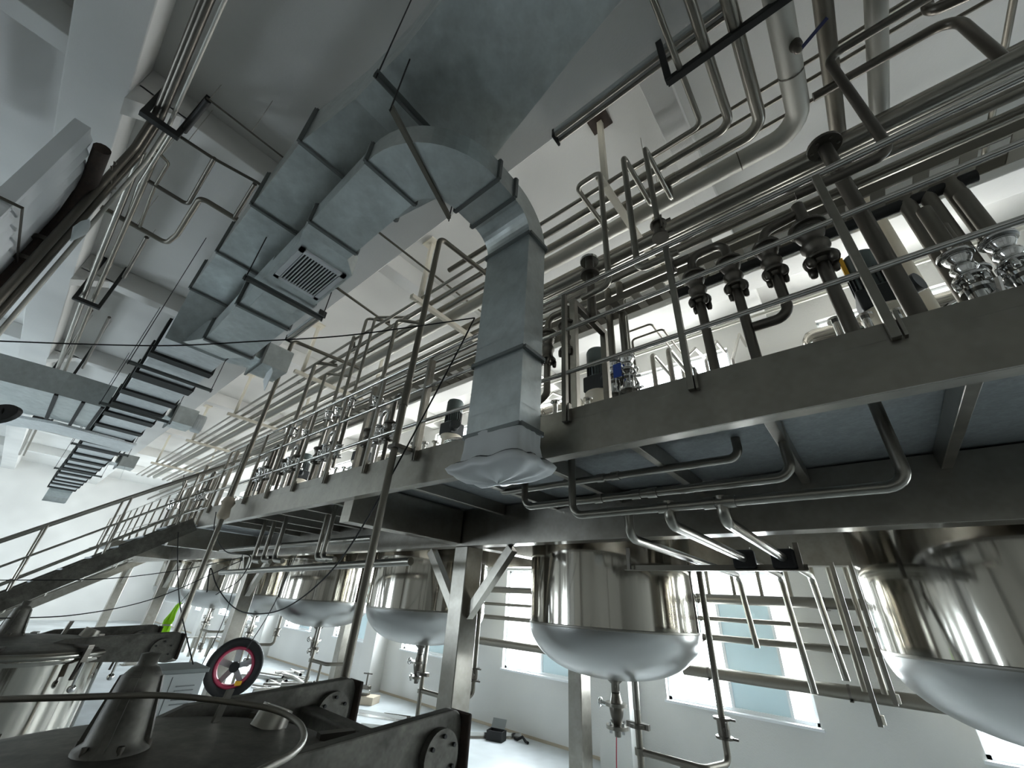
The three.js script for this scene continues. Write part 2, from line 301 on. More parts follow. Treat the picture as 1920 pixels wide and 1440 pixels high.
// ================================================================ THE PLATFORM
const DECK = 3.54, EDGE = -2.2, PLEFT = -9.55, PRIGHT = 5.5, TANKX = [0.92, -2.83, -6.58, -10.33, -14.08, -17.83, -21.58];
const plat = thing('steel_platform', 'long stainless steel working platform carrying the tanks, railing and motors', 'platform');
{
  mesh('edge_beam', [rb(PLEFT, PRIGHT, 3.29, DECK, EDGE - 0.012, EDGE, 0.004), bx(PLEFT, PRIGHT, 3.29, 3.302, EDGE - 0.1, EDGE - 0.012), bx(PLEFT, PRIGHT, DECK - 0.012, DECK, EDGE - 0.1, EDGE - 0.012)], M.steel, plat).userData.label = 'brushed stainless channel along the platform edge';
  mesh('toe_plate', rb(PLEFT, PRIGHT, DECK - 0.004, 3.63, EDGE - 0.014, EDGE - 0.005, 0.002), M.steel, plat);
  mesh('girder', [rb(-27, PRIGHT, 3.03, 3.5, -4.012, -4.0, 0.004), bx(-27, PRIGHT, 3.03, 3.045, -4.2, -4.012), bx(-27, PRIGHT, 3.485, 3.5, -4.2, -4.012)], M.steel, plat);
  mesh('girder', rb(-27, PRIGHT, 3.05, 3.5, -7.1, -6.9, 0.005), M.steel, plat);
  for (let x = PRIGHT - 0.816; x > PLEFT + 0.2; x -= 0.82) mesh('joist', [rb(x - 0.03, x + 0.03, 3.38, 3.515, -3.99, EDGE - 0.11, 0.006)], M.steel, plat);
  for (const x of [3.15, -4.35, -11.75, -19.15]) mesh('cross_girder', [rb(x - 0.1, x + 0.1, 3.06, 3.48, -3.98, EDGE - 0.1, 0.006), rb(x - 0.1, x + 0.1, 3.06, 3.48, -6.88, -4.21, 0.006)], M.steel, plat);
  for (let x = PRIGHT; x > PLEFT + 0.2; x -= 1.64) mesh('deck_plate', bx(Math.max(x - 1.632, PLEFT), x, DECK - 0.022, DECK - 0.013, -4.25, EDGE - 0.1), M.deck, plat);
  for (let x = PLEFT - 0.01; x > -27; x -= 1.64) mesh('deck_plate', bx(x - 1.632, x, DECK - 0.022, DECK - 0.013, -4.25, EDGE - 0.45), M.deck, plat);
  for (let i = 0; i < TANKX.length - 1; i++) mesh('deck_plate', bx(TANKX[i + 1] + 1.12, TANKX[i] - 1.12, DECK - 0.022, DECK - 0.013, -6.9, -4.26), M.deck, plat);
  for (let x = PRIGHT; x > -27; x -= 1.64) mesh('deck_plate', bx(x - 1.632, x, DECK - 0.022, DECK - 0.013, -8.3, -6.92), M.deck, plat);
  for (const x of [3.15, -4.25, -11.6, -19.0, -26.2]) for (const z of [-4.16, -7.0]) {
    const c = sub('column', plat);
    mesh('column_tube', rb(x - 0.125, x + 0.125, 0, 3.03, z - 0.15, z + 0.15, 0.012), M.steel, c);
    mesh('base_plate', rb(x - 0.2, x + 0.2, 0, 0.02, z - 0.22, z + 0.22, 0.004), M.steel, c);
    for (const s of [-1, 1]) mesh('brace', bar(V(x + s * 0.1, 2.22, z), V(x + s * 0.78, 3.0, z), 0.11, 0.11, V(0, 0, 1)), M.steel, c);
  }
  // fixing angle with clamp blocks under the girder
  mesh('clamp_rail', [bx(-2.2, -0.45, 2.79, 2.80, -4.72, -4.64), bx(-2.2, -0.45, 2.79, 2.85, -4.72, -4.712)], M.pipeDull, plat);
  for (const x of [-2.15, -0.5]) mesh('rail_hanger', bx(x - 0.02, x + 0.02, 2.8, 3.03, -4.7, -4.66), M.cast, plat);
}
// railing along the platform edge
const RAILS = [[3.92, 0.017], [4.32, 0.017], [4.70, 0.022]];
function railing(x0, x1, z, label, postX, r = M.pipeBright) {
  const t = thing('guard_railing', label, 'railing');
  for (const [y, rad] of RAILS) mesh('rail', cyl(V(x0, y, z), V(x1, y, z), rad, rad, 12), r, t);
  for (const x of postX) mesh('post', [rb(x - 0.019, x + 0.019, DECK - 0.02, 4.69, z - 0.019, z + 0.019, 0.004), rb(x + 0.026, x + 0.04, DECK - 0.02, DECK + 0.12, z - 0.028, z + 0.012, 0.002)], M.steel, t);
  return t;
}
{
  const posts = []; for (let x = -0.53; x > PLEFT; x -= 0.865) posts.push(x);
  for (let x = 0.36; x < PRIGHT; x += 0.88) posts.push(x);
  railing(PLEFT + 0.05, PRIGHT, EDGE + 0.022, 'polished stainless three-bar railing along the platform edge above the channel beam', posts);
  const p2 = []; for (let x = -11.6; x > -26; x -= 1.1) p2.push(x);
  railing(-26, -11.2, EDGE - 0.5, 'stainless railing of the platform part beyond the stair', p2);
}
// stair coming down from the platform end towards the hall
{
  const t = thing('steel_stair', 'steep dark steel stair with pipe handrails leading up to the platform end', 'stair');
  const A = V(-9.75, 3.50, -2.2), B = V(-9.75, 0.1, 2.2), W = 0.85;
  for (const s of [0, 1]) {
    const o = V(-s * W, 0, 0), a = A.clone().add(o), b = B.clone().add(o);
    mesh('stringer', bar(a.clone().add(V(0, -0.14, 0)), b.clone().add(V(0, -0.02, 0)), 0.05, 0.24), M.dark, t);
    const h = V(0, 0.98, 0), m = V(0, 0.52, 0), l = V(0, 0.2, 0);
    mesh('handrail', tube([a.clone().add(V(0, 1.2, -0.3)), a.clone().add(h), b.clone().add(h)], 0.024, 0.15), M.pipe, t);
    mesh('mid_rail', cyl(a.clone().add(m), b.clone().add(m), 0.016), M.pipe, t);
    mesh('low_rail', cyl(a.clone().add(l), b.clone().add(l), 0.014), M.pipe, t);
    for (let k = 0; k < 6; k++) { const p = a.clone().lerp(b, 0.06 + k * 0.18); mesh('baluster', cyl(p, p.clone().add(h), 0.017), M.pipe, t); }
  }
  for (let k = 1; k < 17; k++) { const p = A.clone().lerp(B, k / 17); mesh('tread', bx(p.x - W + 0.03, p.x - 0.03, p.y - 0.06, p.y - 0.035, p.z - 0.13, p.z + 0.13), M.deck, t); }
}
// farther stair against the end wall
{
  const t = thing('access_stair', 'far stainless stair with many balusters below the platform', 'stair');
  const a = V(-25.2, 3.3, -4.6), b = V(-25.2, 0.1, 0.0);
  for (const s of [0, 0.9]) {
    const o = V(-s, 0, 0);
    mesh('stringer', bar(a.clone().add(o), b.clone().add(o), 0.06, 0.26), M.steel, t);
    for (const h of [0.25, 0.45, 0.65, 0.85, 1.05]) mesh('rail', cyl(a.clone().add(o).add(V(0, h, 0)), b.clone().add(o).add(V(0, h, 0)), 0.018, 0.018, 8), M.pipe, t);
    for (let k = 0; k < 6; k++) { const p = a.clone().add(o).lerp(b.clone().add(o), 0.04 + k * 0.18); mesh('baluster', cyl(p, p.clone().add(V(0, 1.05, 0)), 0.02, 0.02, 8), M.pipe, t); }
  }
  for (let k = 1; k < 14; k++) { const p = a.clone().lerp(b, k / 14); mesh('tread', bx(p.x - 0.86, p.x - 0.04, p.y - 0.02, p.y, p.z - 0.13, p.z + 0.13), M.deck, t); }
}

// ================================================================ TANKS
const TR = 1.07, TZ = -5.5;
const tankNote = ['behind the hanging square tubes', 'between the first square column and the clamp rail', 'next to the brace of the first square column', 'behind the standing pipe', 'beside the second square column', 'behind the stair stringer', 'at the far end of the platform'];
TANKX.forEach((x, i) => {
  const t = thing('storage_tank', 'polished stainless dished-bottom tank ' + tankNote[i], 'tank', 'tanks hung in the platform'); t.position.set(x, 0, TZ);
  const shell = lathe([[TR, 2.21], [TR, 4.75]], 96); { const uv = shell.attributes.uv; for (let k = 0; k < uv.count; k++) uv.setXY(k, uv.getX(k) * 3, uv.getY(k)); }
  mesh('shell', shell, M.tank, t, true);
  const prof = []; for (let k = 0; k <= 18; k++) { const a = k / 18 * Math.PI / 2; prof.push([TR * Math.pow(Math.sin(a), 0.72), 2.19 - 0.53 * Math.pow(Math.cos(a), 1.15)]); }
  mesh('dished_bottom', lathe(prof, 64), M.dish, t);
  mesh('weld_seam', lathe([[TR - 0.002, 2.185], [TR + 0.004, 2.19], [TR + 0.004, 2.21], [TR - 0.002, 2.215]], 96), M.weld, t);
  const top = []; for (let k = 0; k <= 12; k++) { const a = k / 12 * Math.PI / 2; top.push([TR * Math.cos(a), 4.75 + 0.4 * Math.sin(a)]); }
  mesh('dished_top', lathe(top, 48), M.dish, t);
  mesh('outlet_nozzle', lathe([[0.16, 1.7], [0.12, 1.66], [0.05, 1.6], [0.05, 1.52]], 20), M.cast, t);
  mesh('nozzle', cyl(V(0.33, 1.42, 0.15), V(0.33, 1.78, 0.15), 0.038), M.pipe, t);
  if (i < 6) {                                       // agitator drive on the top
    const a = sub('agitator', t);
    mesh('mount', [lathe([[0.30, 5.05], [0.30, 5.2], [0.2, 5.24], [0.2, 5.55], [0.24, 5.58], [0.24, 5.62], [0, 5.62]], 24)], M.cream, a);
    mesh('gearbox', [rb(-0.2, 0.2, 5.62, 5.92, -0.2, 0.2, 0.03), cyl(V(0.18, 5.78, 0.1), V(0.34, 5.78, 0.2), 0.11)], M.motorDark, a);
    mesh('motor', lathe([[0, 5.92], [0.17, 5.92], [0.17, 6.22], [0.19, 6.24], [0.19, 6.46], [0.17, 6.5], [0, 6.51]], 24), M.motor, a);
    for (let k = 0; k < 20; k++) { const w = k / 20 * 2 * Math.PI; mesh('cooling_fin', bx(0.165, 0.195, 5.94, 6.2, -0.006, 0.006).rotateY(w), M.motorDark, a); }
    if (i === 0) mesh('warning_stripe', bx(-0.2, -0.155, 6.2, 6.5, 0.1, 0.14), M.yellow, a);
    mesh('manhole', [lathe([[0.28, 4.9], [0.28, 5.2], [0.33, 5.2], [0.33, 5.25], [0.2, 5.32], [0, 5.34]], 24).translate(0.6, 0, 0.25)], M.chrome, t);
    for (let k = 0; k < 3; k++) mesh('nozzle', [cyl(V(-0.5 + 0.25 * k, 4.95, 0.6 - 0.1 * k), V(-0.5 + 0.25 * k, 5.35, 0.6 - 0.1 * k), 0.04), flangeGeo(V(-0.5 + 0.25 * k, 5.35, 0.6 - 0.1 * k), V(0, 1, 0), 0.08, 0.03)], M.chrome, t);
  }
});
// bottom valve and drain line of each tank
TANKX.slice(1, 6).forEach((x, i) => {
  const lab = 'under the tank ' + tankNote[i + 1];
  const t = thing('bottom_valve', 'flanged outlet valve ' + lab, 'valve', 'tank outlet valves'); t.position.set(x, 0, TZ);
  mesh('body', lathe([[0, 1.1], [0.035, 1.1], [0.045, 1.2], [0.075, 1.3], [0.085, 1.36], [0.07, 1.42], [0.05, 1.5], [0.05, 1.52], [0, 1.52]], 18), M.cast, t);
  for (const y of [1.19, 1.4]) mesh('flange', flangeGeo(V(0, y, 0), V(0, 1, 0), 0.13, 0.035), M.pipe, t);
  for (let k = 0; k < 4; k++) { const a = k * Math.PI / 2 + 0.4; mesh('bolt', cyl(V(0.1 * Math.cos(a), 1.14, 0.1 * Math.sin(a)), V(0.1 * Math.cos(a), 1.24, 0.1 * Math.sin(a)), 0.018, 0.018, 8), M.chrome, t); }
  mesh('handwheel', [cyl(V(-0.05, 1.38, 0.02), V(-0.18, 1.4, 0.06), 0.022), new THREE.TorusGeometry(0.042, 0.01, 8, 18).rotateY(Math.PI / 2).translate(-0.18, 1.4, 0.06)], M.chrome, t);
  const d = thing('drain_pipe', 'thin drain line ' + lab, 'pipe', 'tank drain lines'); d.position.set(x, 0, TZ);
  mesh('pipe_run', [cyl(V(0.33, 0.05, 0.15), V(0.33, 1.42, 0.15), 0.034), cyl(V(0.33, 1.03, 0.15), V(0.33, 1.09, 0.15), 0.055)], M.pipeDull, d);
  mesh('clamp', [flangeGeo(V(0.33, 1.28, 0.15), V(0, 1, 0), 0.1, 0.035), bar(V(0.2, 1.28, 0.15), V(0.46, 1.28, 0.15), 0.05, 0.05)], M.cast, d);
  mesh('branch', tube([V(0.33, 1.06, 0.15), V(1.0, 1.06, 0.15), V(1.12, 1.06, -0.25), V(1.12, 2.98, -0.25)], 0.034), M.pipeDull, d);
  mesh('branch', cyl(V(0.78, 0.72, 0.15), V(0.78, 1.05, 0.15), 0.026), M.pipeDull, d);
  smallValve(d, V(0.78, 0.66, 0.15), V(0, 1, 0), 0.036, M.cast);
  smallValve(d, V(1.12, 1.35, -0.25), V(0, 1, 0), 0.04, M.cast);
});

// ================================================================ VENTILATION DUCTS
const rect = (x, z0, z1, y0, y1) => [V(x, y0, z0), V(x, y0, z1), V(x, y1, z1), V(x, y1, z0)];
const frameAt = (sec, out, w) => {                   // flange frame round a duct section: four bars
  const c = sec.reduce((a, p) => a.add(p), V(0, 0, 0)).multiplyScalar(0.25), q = sec.map((p) => p.clone().add(p.clone().sub(c).normalize().multiplyScalar(out * 0.5)));
  return q.map((p, i) => bar(p, q[(i + 1) % 4], out, w, sec[1].clone().sub(sec[0]).cross(sec[2].clone().sub(sec[1])).normalize()));
};
{
  const t = thing('main_duct', 'large galvanised main ventilation duct running under the ceiling', 'duct');
  const S = [[0.3, -0.42, -1.12, 6.16, 6.75], [-0.75, -0.42, -1.3, 6.14, 6.7], [-1.75, -0.43, -1.5, 6.12, 6.65], [-2.35, -0.38, -1.48, 6.1, 6.62], [-3.0, -0.25, -1.3, 5.98, 6.5], [-4.1, -0.24, -1.28, 5.98, 6.5], [-5.2, -0.24, -1.28, 5.98, 6.5], [-6.3, -0.24, -1.28, 5.98, 6.5], [-7.1, -0.3, -1.08, 5.5, 6.1]].map((a) => rect(...a));
  for (let i = 0; i < S.length - 1; i++) {
    mesh('duct_section', quadLoft([S[i], S[i + 1]]), M.galv, t);
    if (i > 3) mesh('flange', frameAt(S[i], 0.035, 0.03), M.galvFlange, t);
  }
  mesh('end_cap', bx(0.3, 0.31, 6.16, 6.75, -1.12, -0.42), M.galv, t);
  // far run: bright foil-faced lengths between dark joint bands
  let x = -7.1, k = 0;
  while (x > -25) {
    const L = 0.62 + 0.25 * ((k * 7) % 4) / 3, b = 0.2 + 0.12 * ((k * 5) % 3) / 2;
    mesh('duct_section', quadLoft([rect(x, -0.3, -1.08, 5.5, 6.1), rect(x - L, -0.3, -1.08, 5.5, 6.1)]), M.foil, t).userData.label = 'bright foil faced duct length';
    mesh('joint_band', bx(x - L - b, x - L, 5.46, 6.13, -1.12, -0.26), M.blackFlange, t);
    x -= L + b; k++;
  }
  mesh('duct_elbow', quadLoft([0, 1, 2, 3, 4].map((i) => { const a = i / 4 * Math.PI / 2, q = [0.35, 1.05]; return [[q[0], -0.35], [q[0], -1.05], [q[1], -1.05], [q[1], -0.35]].map(([r, z]) => V(x - Math.sin(a) * r, 5.05 + Math.cos(a) * r, z)); })), M.galv, t);
}
const BR = { y0: 5.41, y1: 5.64 };
{
  const t = thing('branch_duct', 'galvanised branch duct with louvred grille, sweeping elbow and vertical drop', 'duct');
  const h = (x) => rect(x, -0.62, -1.09, BR.y0, BR.y1);
  mesh('duct_section', quadLoft([h(-2.25), h(-3.2)]), M.galv, t);
  // flat elbow in plan
  const C = V(-2.25, 0, -1.36), arc = [];
  for (let k = 0; k <= 12; k++) { const a = k / 12 * Math.PI / 2, u = V(Math.sin(a), 0, Math.cos(a)); arc.push([[0.74, BR.y0], [0.25, BR.y0], [0.25, BR.y1], [0.74, BR.y1]].map(([r, y]) => V(C.x + u.x * r, y, C.z + u.z * (r === 0.25 ? 0.27 : 0.74)))); }
  mesh('elbow', quadLoft(arc), M.galv, t);
  const e = (z) => [V(-2.0, BR.y0, z), V(-1.51, BR.y0, z), V(-1.51, BR.y1, z), V(-2.0, BR.y1, z)];
  mesh('duct_section', quadLoft([e(-1.36), e(-1.6)]), M.galv, t);
  const dn = [];
  for (let k = 0; k <= 10; k++) { const a = k / 10 * Math.PI / 2; dn.push([[-2.0, 0.21], [-1.51, 0.21], [-1.51, 0.44], [-2.0, 0.44]].map(([x, r]) => V(x, 5.2 + Math.cos(a) * r, -1.6 - Math.sin(a) * r))); }
  mesh('elbow', quadLoft(dn), M.galv, t).userData.label = 'curved downward elbow';
  const v = (y) => [V(-2.0, y, -1.81), V(-1.51, y, -1.81), V(-1.51, y, -2.04), V(-2.0, y, -2.04)];
  const ys = [5.2, 4.0, 3.4];
  for (let k = 0; k < 2; k++) mesh('duct_section', quadLoft([v(ys[k]), v(ys[k + 1])]), M.galv, t);
  for (const y of [4.92, 4.65, 4.4, 4.16, 3.75, 3.56]) mesh('crease', quadLoft([v(y - 0.004), v(y + 0.004)].map((s) => s.map((p) => V(-1.755 + (p.x + 1.755) * 1.006, p.y, -1.925 + (p.z + 1.925) * 1.012)))), M.galv, t);
  for (const s of [h(-2.25), h(-3.2), e(-1.37), e(-1.58), v(5.19), v(4.0), v(3.4)]) mesh('flange', frameAt(s, 0.03, 0.028), M.galvFlange, t);
  // grille box and the run beyond it
  const g = (x) => rect(x, -0.66, -1.24, BR.y0 - 0.02, BR.y1 + 0.02);
  mesh('duct_section', quadLoft([h(-3.2), h(-3.35), g(-3.5), g(-4.35)]), M.galv, t);
  const gr = sub('grille', t), gx0 = -4.2, gx1 = -3.55, gz0 = -1.2, gz1 = -0.7, gy = BR.y0 - 0.02;
  mesh('grille_frame', [bx(gx0, gx1, gy - 0.025, gy, gz0, gz0 + 0.05), bx(gx0, gx1, gy - 0.025, gy, gz1 - 0.05, gz1), bx(gx0, gx0 + 0.05, gy - 0.025, gy, gz0, gz1), bx(gx1 - 0.05, gx1, gy - 0.025, gy, gz0, gz1)], M.frame, gr);
  mesh('grille_back', bx(gx0 + 0.05, gx1 - 0.05, gy - 0.004, gy - 0.001, gz0 + 0.05, gz1 - 0.05), M.black, gr);
  for (let k = 0; k < 13; k++) { const z = gz0 + 0.065 + k * 0.031; mesh('slat', bx(gx0 + 0.05, gx1 - 0.05, gy - 0.022, gy - 0.006, z - 0.006, z + 0.006), M.frame, gr); }
  const n = (x) => rect(x, -0.66, -1.26, BR.y0, BR.y1 + 0.1);
  for (const [a, b] of [[-4.35, -5.15], [-5.2, -6.4]]) { mesh('duct_section', quadLoft([n(a), n(b)]), M.galv, t); mesh('flange', frameAt(n(b), 0.04, 0.04), M.galvFlange, t); }
  mesh('duct_section', quadLoft([n(-6.4), rect(-7.05, -0.5, -1.06, 5.52, 5.9)]), M.galv, t);
  mesh('access_panel', bx(-5.05, -4.5, BR.y0 - 0.012, BR.y0 - 0.002, -1.15, -0.76), M.galv, t);
  // wrapped open end
  const bag = []; const ring = (y, ex, ez, n2 = 56) => Array.from({ length: n2 }, (_, i) => { const a = i / n2 * 2 * Math.PI, c = Math.cos(a), s = Math.sin(a), f = 1 / Math.pow(c ** 8 + s ** 8, 0.125), q = 0.97 + 0.015 * Math.sin(i * 1.3) + 0.015 * Math.sin(i * 0.62 + y * 40); return V(-1.755 + c * f * ex * q, y + 0.008 * Math.sin(i * 0.9), -1.925 + s * f * ez * q); });
  for (const [y, ex, ez] of [[3.4, 0.27, 0.14], [3.3, 0.265, 0.14], [3.22, 0.28, 0.15], [3.195, 0.33, 0.19], [3.165, 0.36, 0.215], [3.13, 0.34, 0.2], [3.1, 0.27, 0.15], [3.08, 0.15, 0.08], [3.073, 0.01, 0.01]]) bag.push(ring(y, ex, ez));
  const bg = ringLoft(bag); mesh('plastic_wrap', bg, M.bag, t).userData.label = 'grey plastic film taped over the open duct end';
  mesh('tie_band', quadLoft([ring(3.205, 0.318, 0.178), ring(3.217, 0.3, 0.162)]), M.black, t);
}
// side outlets
function outlet(x, z0, z1, label, flap) {
  const t = thing('duct_outlet', label, 'duct');
  mesh('neck', quadLoft([rect(x, z0, z0 - 0.01, 5.5, 5.75), rect(x, z0, z0 - 0.01, 5.5, 5.75)].map((_, i) => { const z = i ? z1 : z0, w = i ? 0.24 : 0.36; return [V(x - w, 5.5, z), V(x + w, 5.5, z), V(x + w, 5.8, z), V(x - w, 5.8, z)]; })), M.galv, t);
  mesh('outlet_box', [bx(x - 0.28, x + 0.28, 5.44, 5.82, z1 - 0.42, z1), ], M.galv, t);
  mesh('flange', [bx(x - 0.33, x + 0.33, 5.4, 5.86, z1 - 0.03, z1)], M.galvFlange, t);
  if (flap) mesh('open_flap', bar(V(x + 0.25, 5.44, z1 - 0.2), V(x + 0.02, 5.2, z1 - 0.25), 0.4, 0.008, V(0, 0, 1)), M.foil, t);
  else mesh('round_mouth', lathe([[0.16, 0], [0.22, 0.04], [0.22, 0.2], [0.2, 0.2]], 8).rotateX(-Math.PI / 2).translate(x, 5.62, z1 - 0.42), M.foil, t);
}
outlet(-6.75, -1.1, -1.4, 'galvanised side outlet with a bright open flap on the duct', true);
outlet(-11.2, -1.12, -1.25, 'small eight-sided side outlet on the far foil faced duct', false);
outlet(-17.5, -1.12, -1.3, 'far galvanised side outlet near the end wall', true);
// cross duct to the hall side
{
  const t = thing('cross_duct', 'wide dark galvanised cross duct with a bright wrapped edge', 'duct');
  mesh('duct_section', quadLoft([[-0.24, -11.6, -13.7], [0.5, -11.6, -13.7], [2.6, -11.9, -14.6]].map(([z, a, b]) => [V(a, 5.5, z), V(b, 5.5, z), V(b, 6.0, z), V(a, 6.0, z)])), M.galv, t);
  mesh('wrapped_edge', quadLoft([[-1.2, -13.95, -15.0], [0.3, -13.75, -14.7], [2.6, -14.7, -15.8]].map(([z, a, b]) => [V(a, 5.42, z), V(b, 5.42, z), V(b, 5.48, z), V(a, 5.48, z)])), M.foil, t);
  for (const z of [-0.2, 0.1, 0.5]) mesh('joint_band', bx(-13.75, -11.55, 5.46, 5.5, z - 0.03, z + 0.03), M.blackFlange, t);
}
// hangers: a cross bar below the duct and two rods to the ceiling
function hanger(x, y, z0, z1, label, group, top = CEIL) {
  const t = thing('duct_hanger', label, 'hanger', group);
  mesh('cross_bar', [bx(x - 0.025, x + 0.025, y - 0.006, y, z0, z1), bx(x - 0.025, x - 0.019, y - 0.05, y, z0, z1)], M.galvFlange, t);
  for (const z of [z0 + 0.02, z1 - 0.02]) mesh('rod', cyl(V(x, y - 0.07, z), V(x, top, z), 0.006, 0.006, 6), M.black, t);
}
hanger(-1.95, 5.965, -1.42, -0.36, 'galvanised angle hanger bar under the large main duct beside the elbow', undefined);
{
  const t = thing('duct_hanger', 'slanting galvanised angle bar below the flat duct elbow', 'hanger'), a = V(-1.75, 5.385, -0.5), b = V(-2.1, 5.385, -1.38);
  mesh('cross_bar', [bar(a, b, 0.035, 0.006), bar(a.clone().add(V(0.016, 0.018, 0)), b.clone().add(V(0.016, 0.018, 0)), 0.005, 0.036)], M.pipeDull, t);
  mesh('rod', cyl(a.clone().add(V(0, -0.03, 0)), up(a, CEIL), 0.006, 0.006, 6), M.black, t); mesh('rod', cyl(b.clone().add(V(0, -0.03, 0)), up(b, 7.68), 0.006, 0.006, 6), M.black, t);
}
[[-4.45, 'under the branch duct beside the louvred grille'], [-8.3, 'under the foil duct just past the open flap'], [-11.0, 'under the foil duct at the eight-sided outlet'], [-15.4, 'under the foil duct past the cross duct'], [-19.8, 'under the far end of the foil duct']].forEach(([x, n]) => hanger(x, x > -6 ? 5.37 : 5.44, x > -6 ? -1.42 : -1.3, x > -6 ? -0.5 : -0.1, 'trapeze hanger with thin rods ' + n, 'trapeze hangers under the far duct'));

// ================================================================ PIPE RACK ABOVE THE PLATFORM
const RY = 6.9;
// four lines that turn from across to along
const rackGroup = 'stainless lines on the ceiling pipe rack';
[[1316, 237, 0.028, 'thin'], [1372, 240, 0.045, 'medium'], [1432, 247, 0.06, 'thick']].forEach(([px, py, r, n]) => {
  const b = PY(px, py, RY); b.y = RY + r;
  const t = pipeLine('rack_pipe', n + ' stainless pipe turning from across the hall to along the rack', [V(b.x, b.y, 1.15), b, V(-27, b.y, b.z)], r, M.pipe, undefined, r * 3);
  if (r > 0.03) for (const x of [b.x - 0.9, -5.4, -9.8]) mesh('coupling', cyl(V(x, b.y, b.z), V(x - 0.12, b.y, b.z), r * 1.12), M.pipe, t);
});
{
  const b = PY(1508, 250, RY), r = 0.105, y = RY + r;
  const t = pipeLine('insulated_pipe', 'fat pale wrapped pipe with a ball valve turning into the rack', [V(b.x, y, 1.15), V(b.x, y, b.z), V(-27, y, b.z)], r, M.wrap, undefined, r * 2.6);
  const z = PY(1492, 92, y - r - 0.06).z; mesh('wrap_seam', [flangeGeo(V(b.x, y, -2.98), V(0, 0, 1), r * 1.03, 0.012), flangeGeo(V(b.x - 0.6, y, b.z), V(1, 0, 0), r * 1.03, 0.012)], M.cast, t);
  const v = sub('ball_valve', t);
  mesh('valve_body', [lathe([[0.05, 0], [0.05, 0.05], [0.035, 0.06], [0.035, 0.12], [0.02, 0.13], [0, 0.13]], 16).rotateX(Math.PI).translate(b.x + 0.05, y - r + 0.02, z)], M.cast, v);
  mesh('lever', bar(V(b.x + 0.07, y - r - 0.1, z), V(b.x + 0.27, y - r - 0.08, z + 0.1), 0.028, 0.012), M.navy, v);
}
for (const [z, r, m, n] of [[-3.98, 0.06, M.pipe, 'first'], [-4.17, 0.04, M.pipe, 'second'], [-4.42, 0.075, M.pipe, 'third'], [-4.72, 0.05, M.pipeDull, 'fourth']]) pipeLine('rack_pipe', 'straight rack pipe, ' + n + ' beyond the fat wrapped pipe', [V(5.2, RY + r, z), V(-27, RY + r, z)], r, m, rackGroup);
for (const [px, y0, r, n] of [[0.22, 6.98, 0.075, 'darker'], [0.297, 6.98, 0.085, 'paler']]) pipeLine('header_pipe', n + ' upright-looking wrapped header crossing above the railing end', [V(px * 4.6, RY + 0.3, 1.15), V(px * 4.6, RY + 0.3, -4.7)], r, n === 'paler' ? M.wrap : M.pipeDull);
for (const [y, z, r, m, n] of [[6.22, -3.75, 0.04, M.pipe, 'slim upper'], [6.22, -3.95, 0.055, M.pipe, 'fat upper'], [6.0, -3.9, 0.03, M.pipe, 'slim lower'], [5.95, -4.08, 0.045, M.pipe, 'fat lower']]) pipeLine('platform_header', n + ' straight header hung between the rack and the cable tray', [V(5.2, y, z), V(-26, y, z)], r, m, 'lower headers along the platform');
{ // painted cable tray under the headers
  const t = thing('cable_tray', 'flat cream cable tray with slots running along the platform', 'cable tray');
  mesh('tray_side', bx(-26, 5.2, 5.72, 5.82, -3.62, -3.61), M.pipeDull, t); mesh('tray_side', bx(-26, 5.2, 5.72, 5.82, -3.93, -3.92), M.pipeDull, t);
  for (let x = 2.6; x > -9; x -= 0.28) mesh('rung', bx(x - 0.05, x + 0.05, 5.72, 5.735, -3.92, -3.62), M.pipeDull, t);
}
// brackets: cream cross bars on hangers
[[-1.25], [-4.8], [-9.2], [-13.6], [-17.8], [-23]].forEach(([x], i) => {
  const t = thing('pipe_bracket', i === 0 ? 'cream pipe bracket hung from a square ceiling plate' : 'cream rack bracket ' + ['', 'behind the top elbow of the standing pipe', 'beyond the flapped duct outlet', 'beyond the eight-sided outlet', 'above the stair head railing', 'at the far end of the rack'][i], 'bracket', i ? 'cream rack brackets' : undefined);
  mesh('cross_bar', rb(x - 0.04, x + 0.04, RY - 0.085, RY - 0.005, -4.9, -2.72, 0.006), M.cream, t);
  mesh('hanger_post', rb(x - 0.035, x + 0.035, RY - 0.09, CEIL - 0.02, -2.93, -2.86, 0.006), M.cream, t);
  mesh('hanger_post', rb(x - 0.035, x + 0.035, RY - 0.09, CEIL, -4.82, -4.75, 0.006), M.cream, t);
  mesh('ceiling_plate', bx(x - 0.14, x + 0.14, CEIL - 0.03, CEIL, -3.0, -2.78), i ? M.cream : M.rust, t);
});
for (const [px, py, n] of [[1400, 187, 'first'], [1450, 190, 'second'], [1480, 212, 'third']]) { const p = PY(px, py, 7.7), t = pipeLine('ceiling_line', 'slim dark line under the ceiling above the crossing pipes, ' + n + ' from the hall', [V(3.4, 7.7, p.z), V(-1.1, 7.7, p.z)], 0.022, M.pipeDull); for (const x of [3.0, -0.9]) mesh('hanger_rod', cyl(V(x, 7.7, p.z), V(x, CEIL, p.z), 0.005, 0.005, 6), M.wrap, t); }
for (const [px, py, r, zb, n] of [[1222, 662, 0.032, -7.6, 'lower'], [1252, 652, 0.036, -7.6, 'upper']]) { const z = -4.75, a = PZ(px, py, z); pipeLine('hooked_riser', 'bright hooked riser turning back over the tank tops, the ' + n + ' of two', [V(a.x, DECK, z), a, V(a.x, a.y, zb)], r, M.pipeBright, undefined, 0.09); }
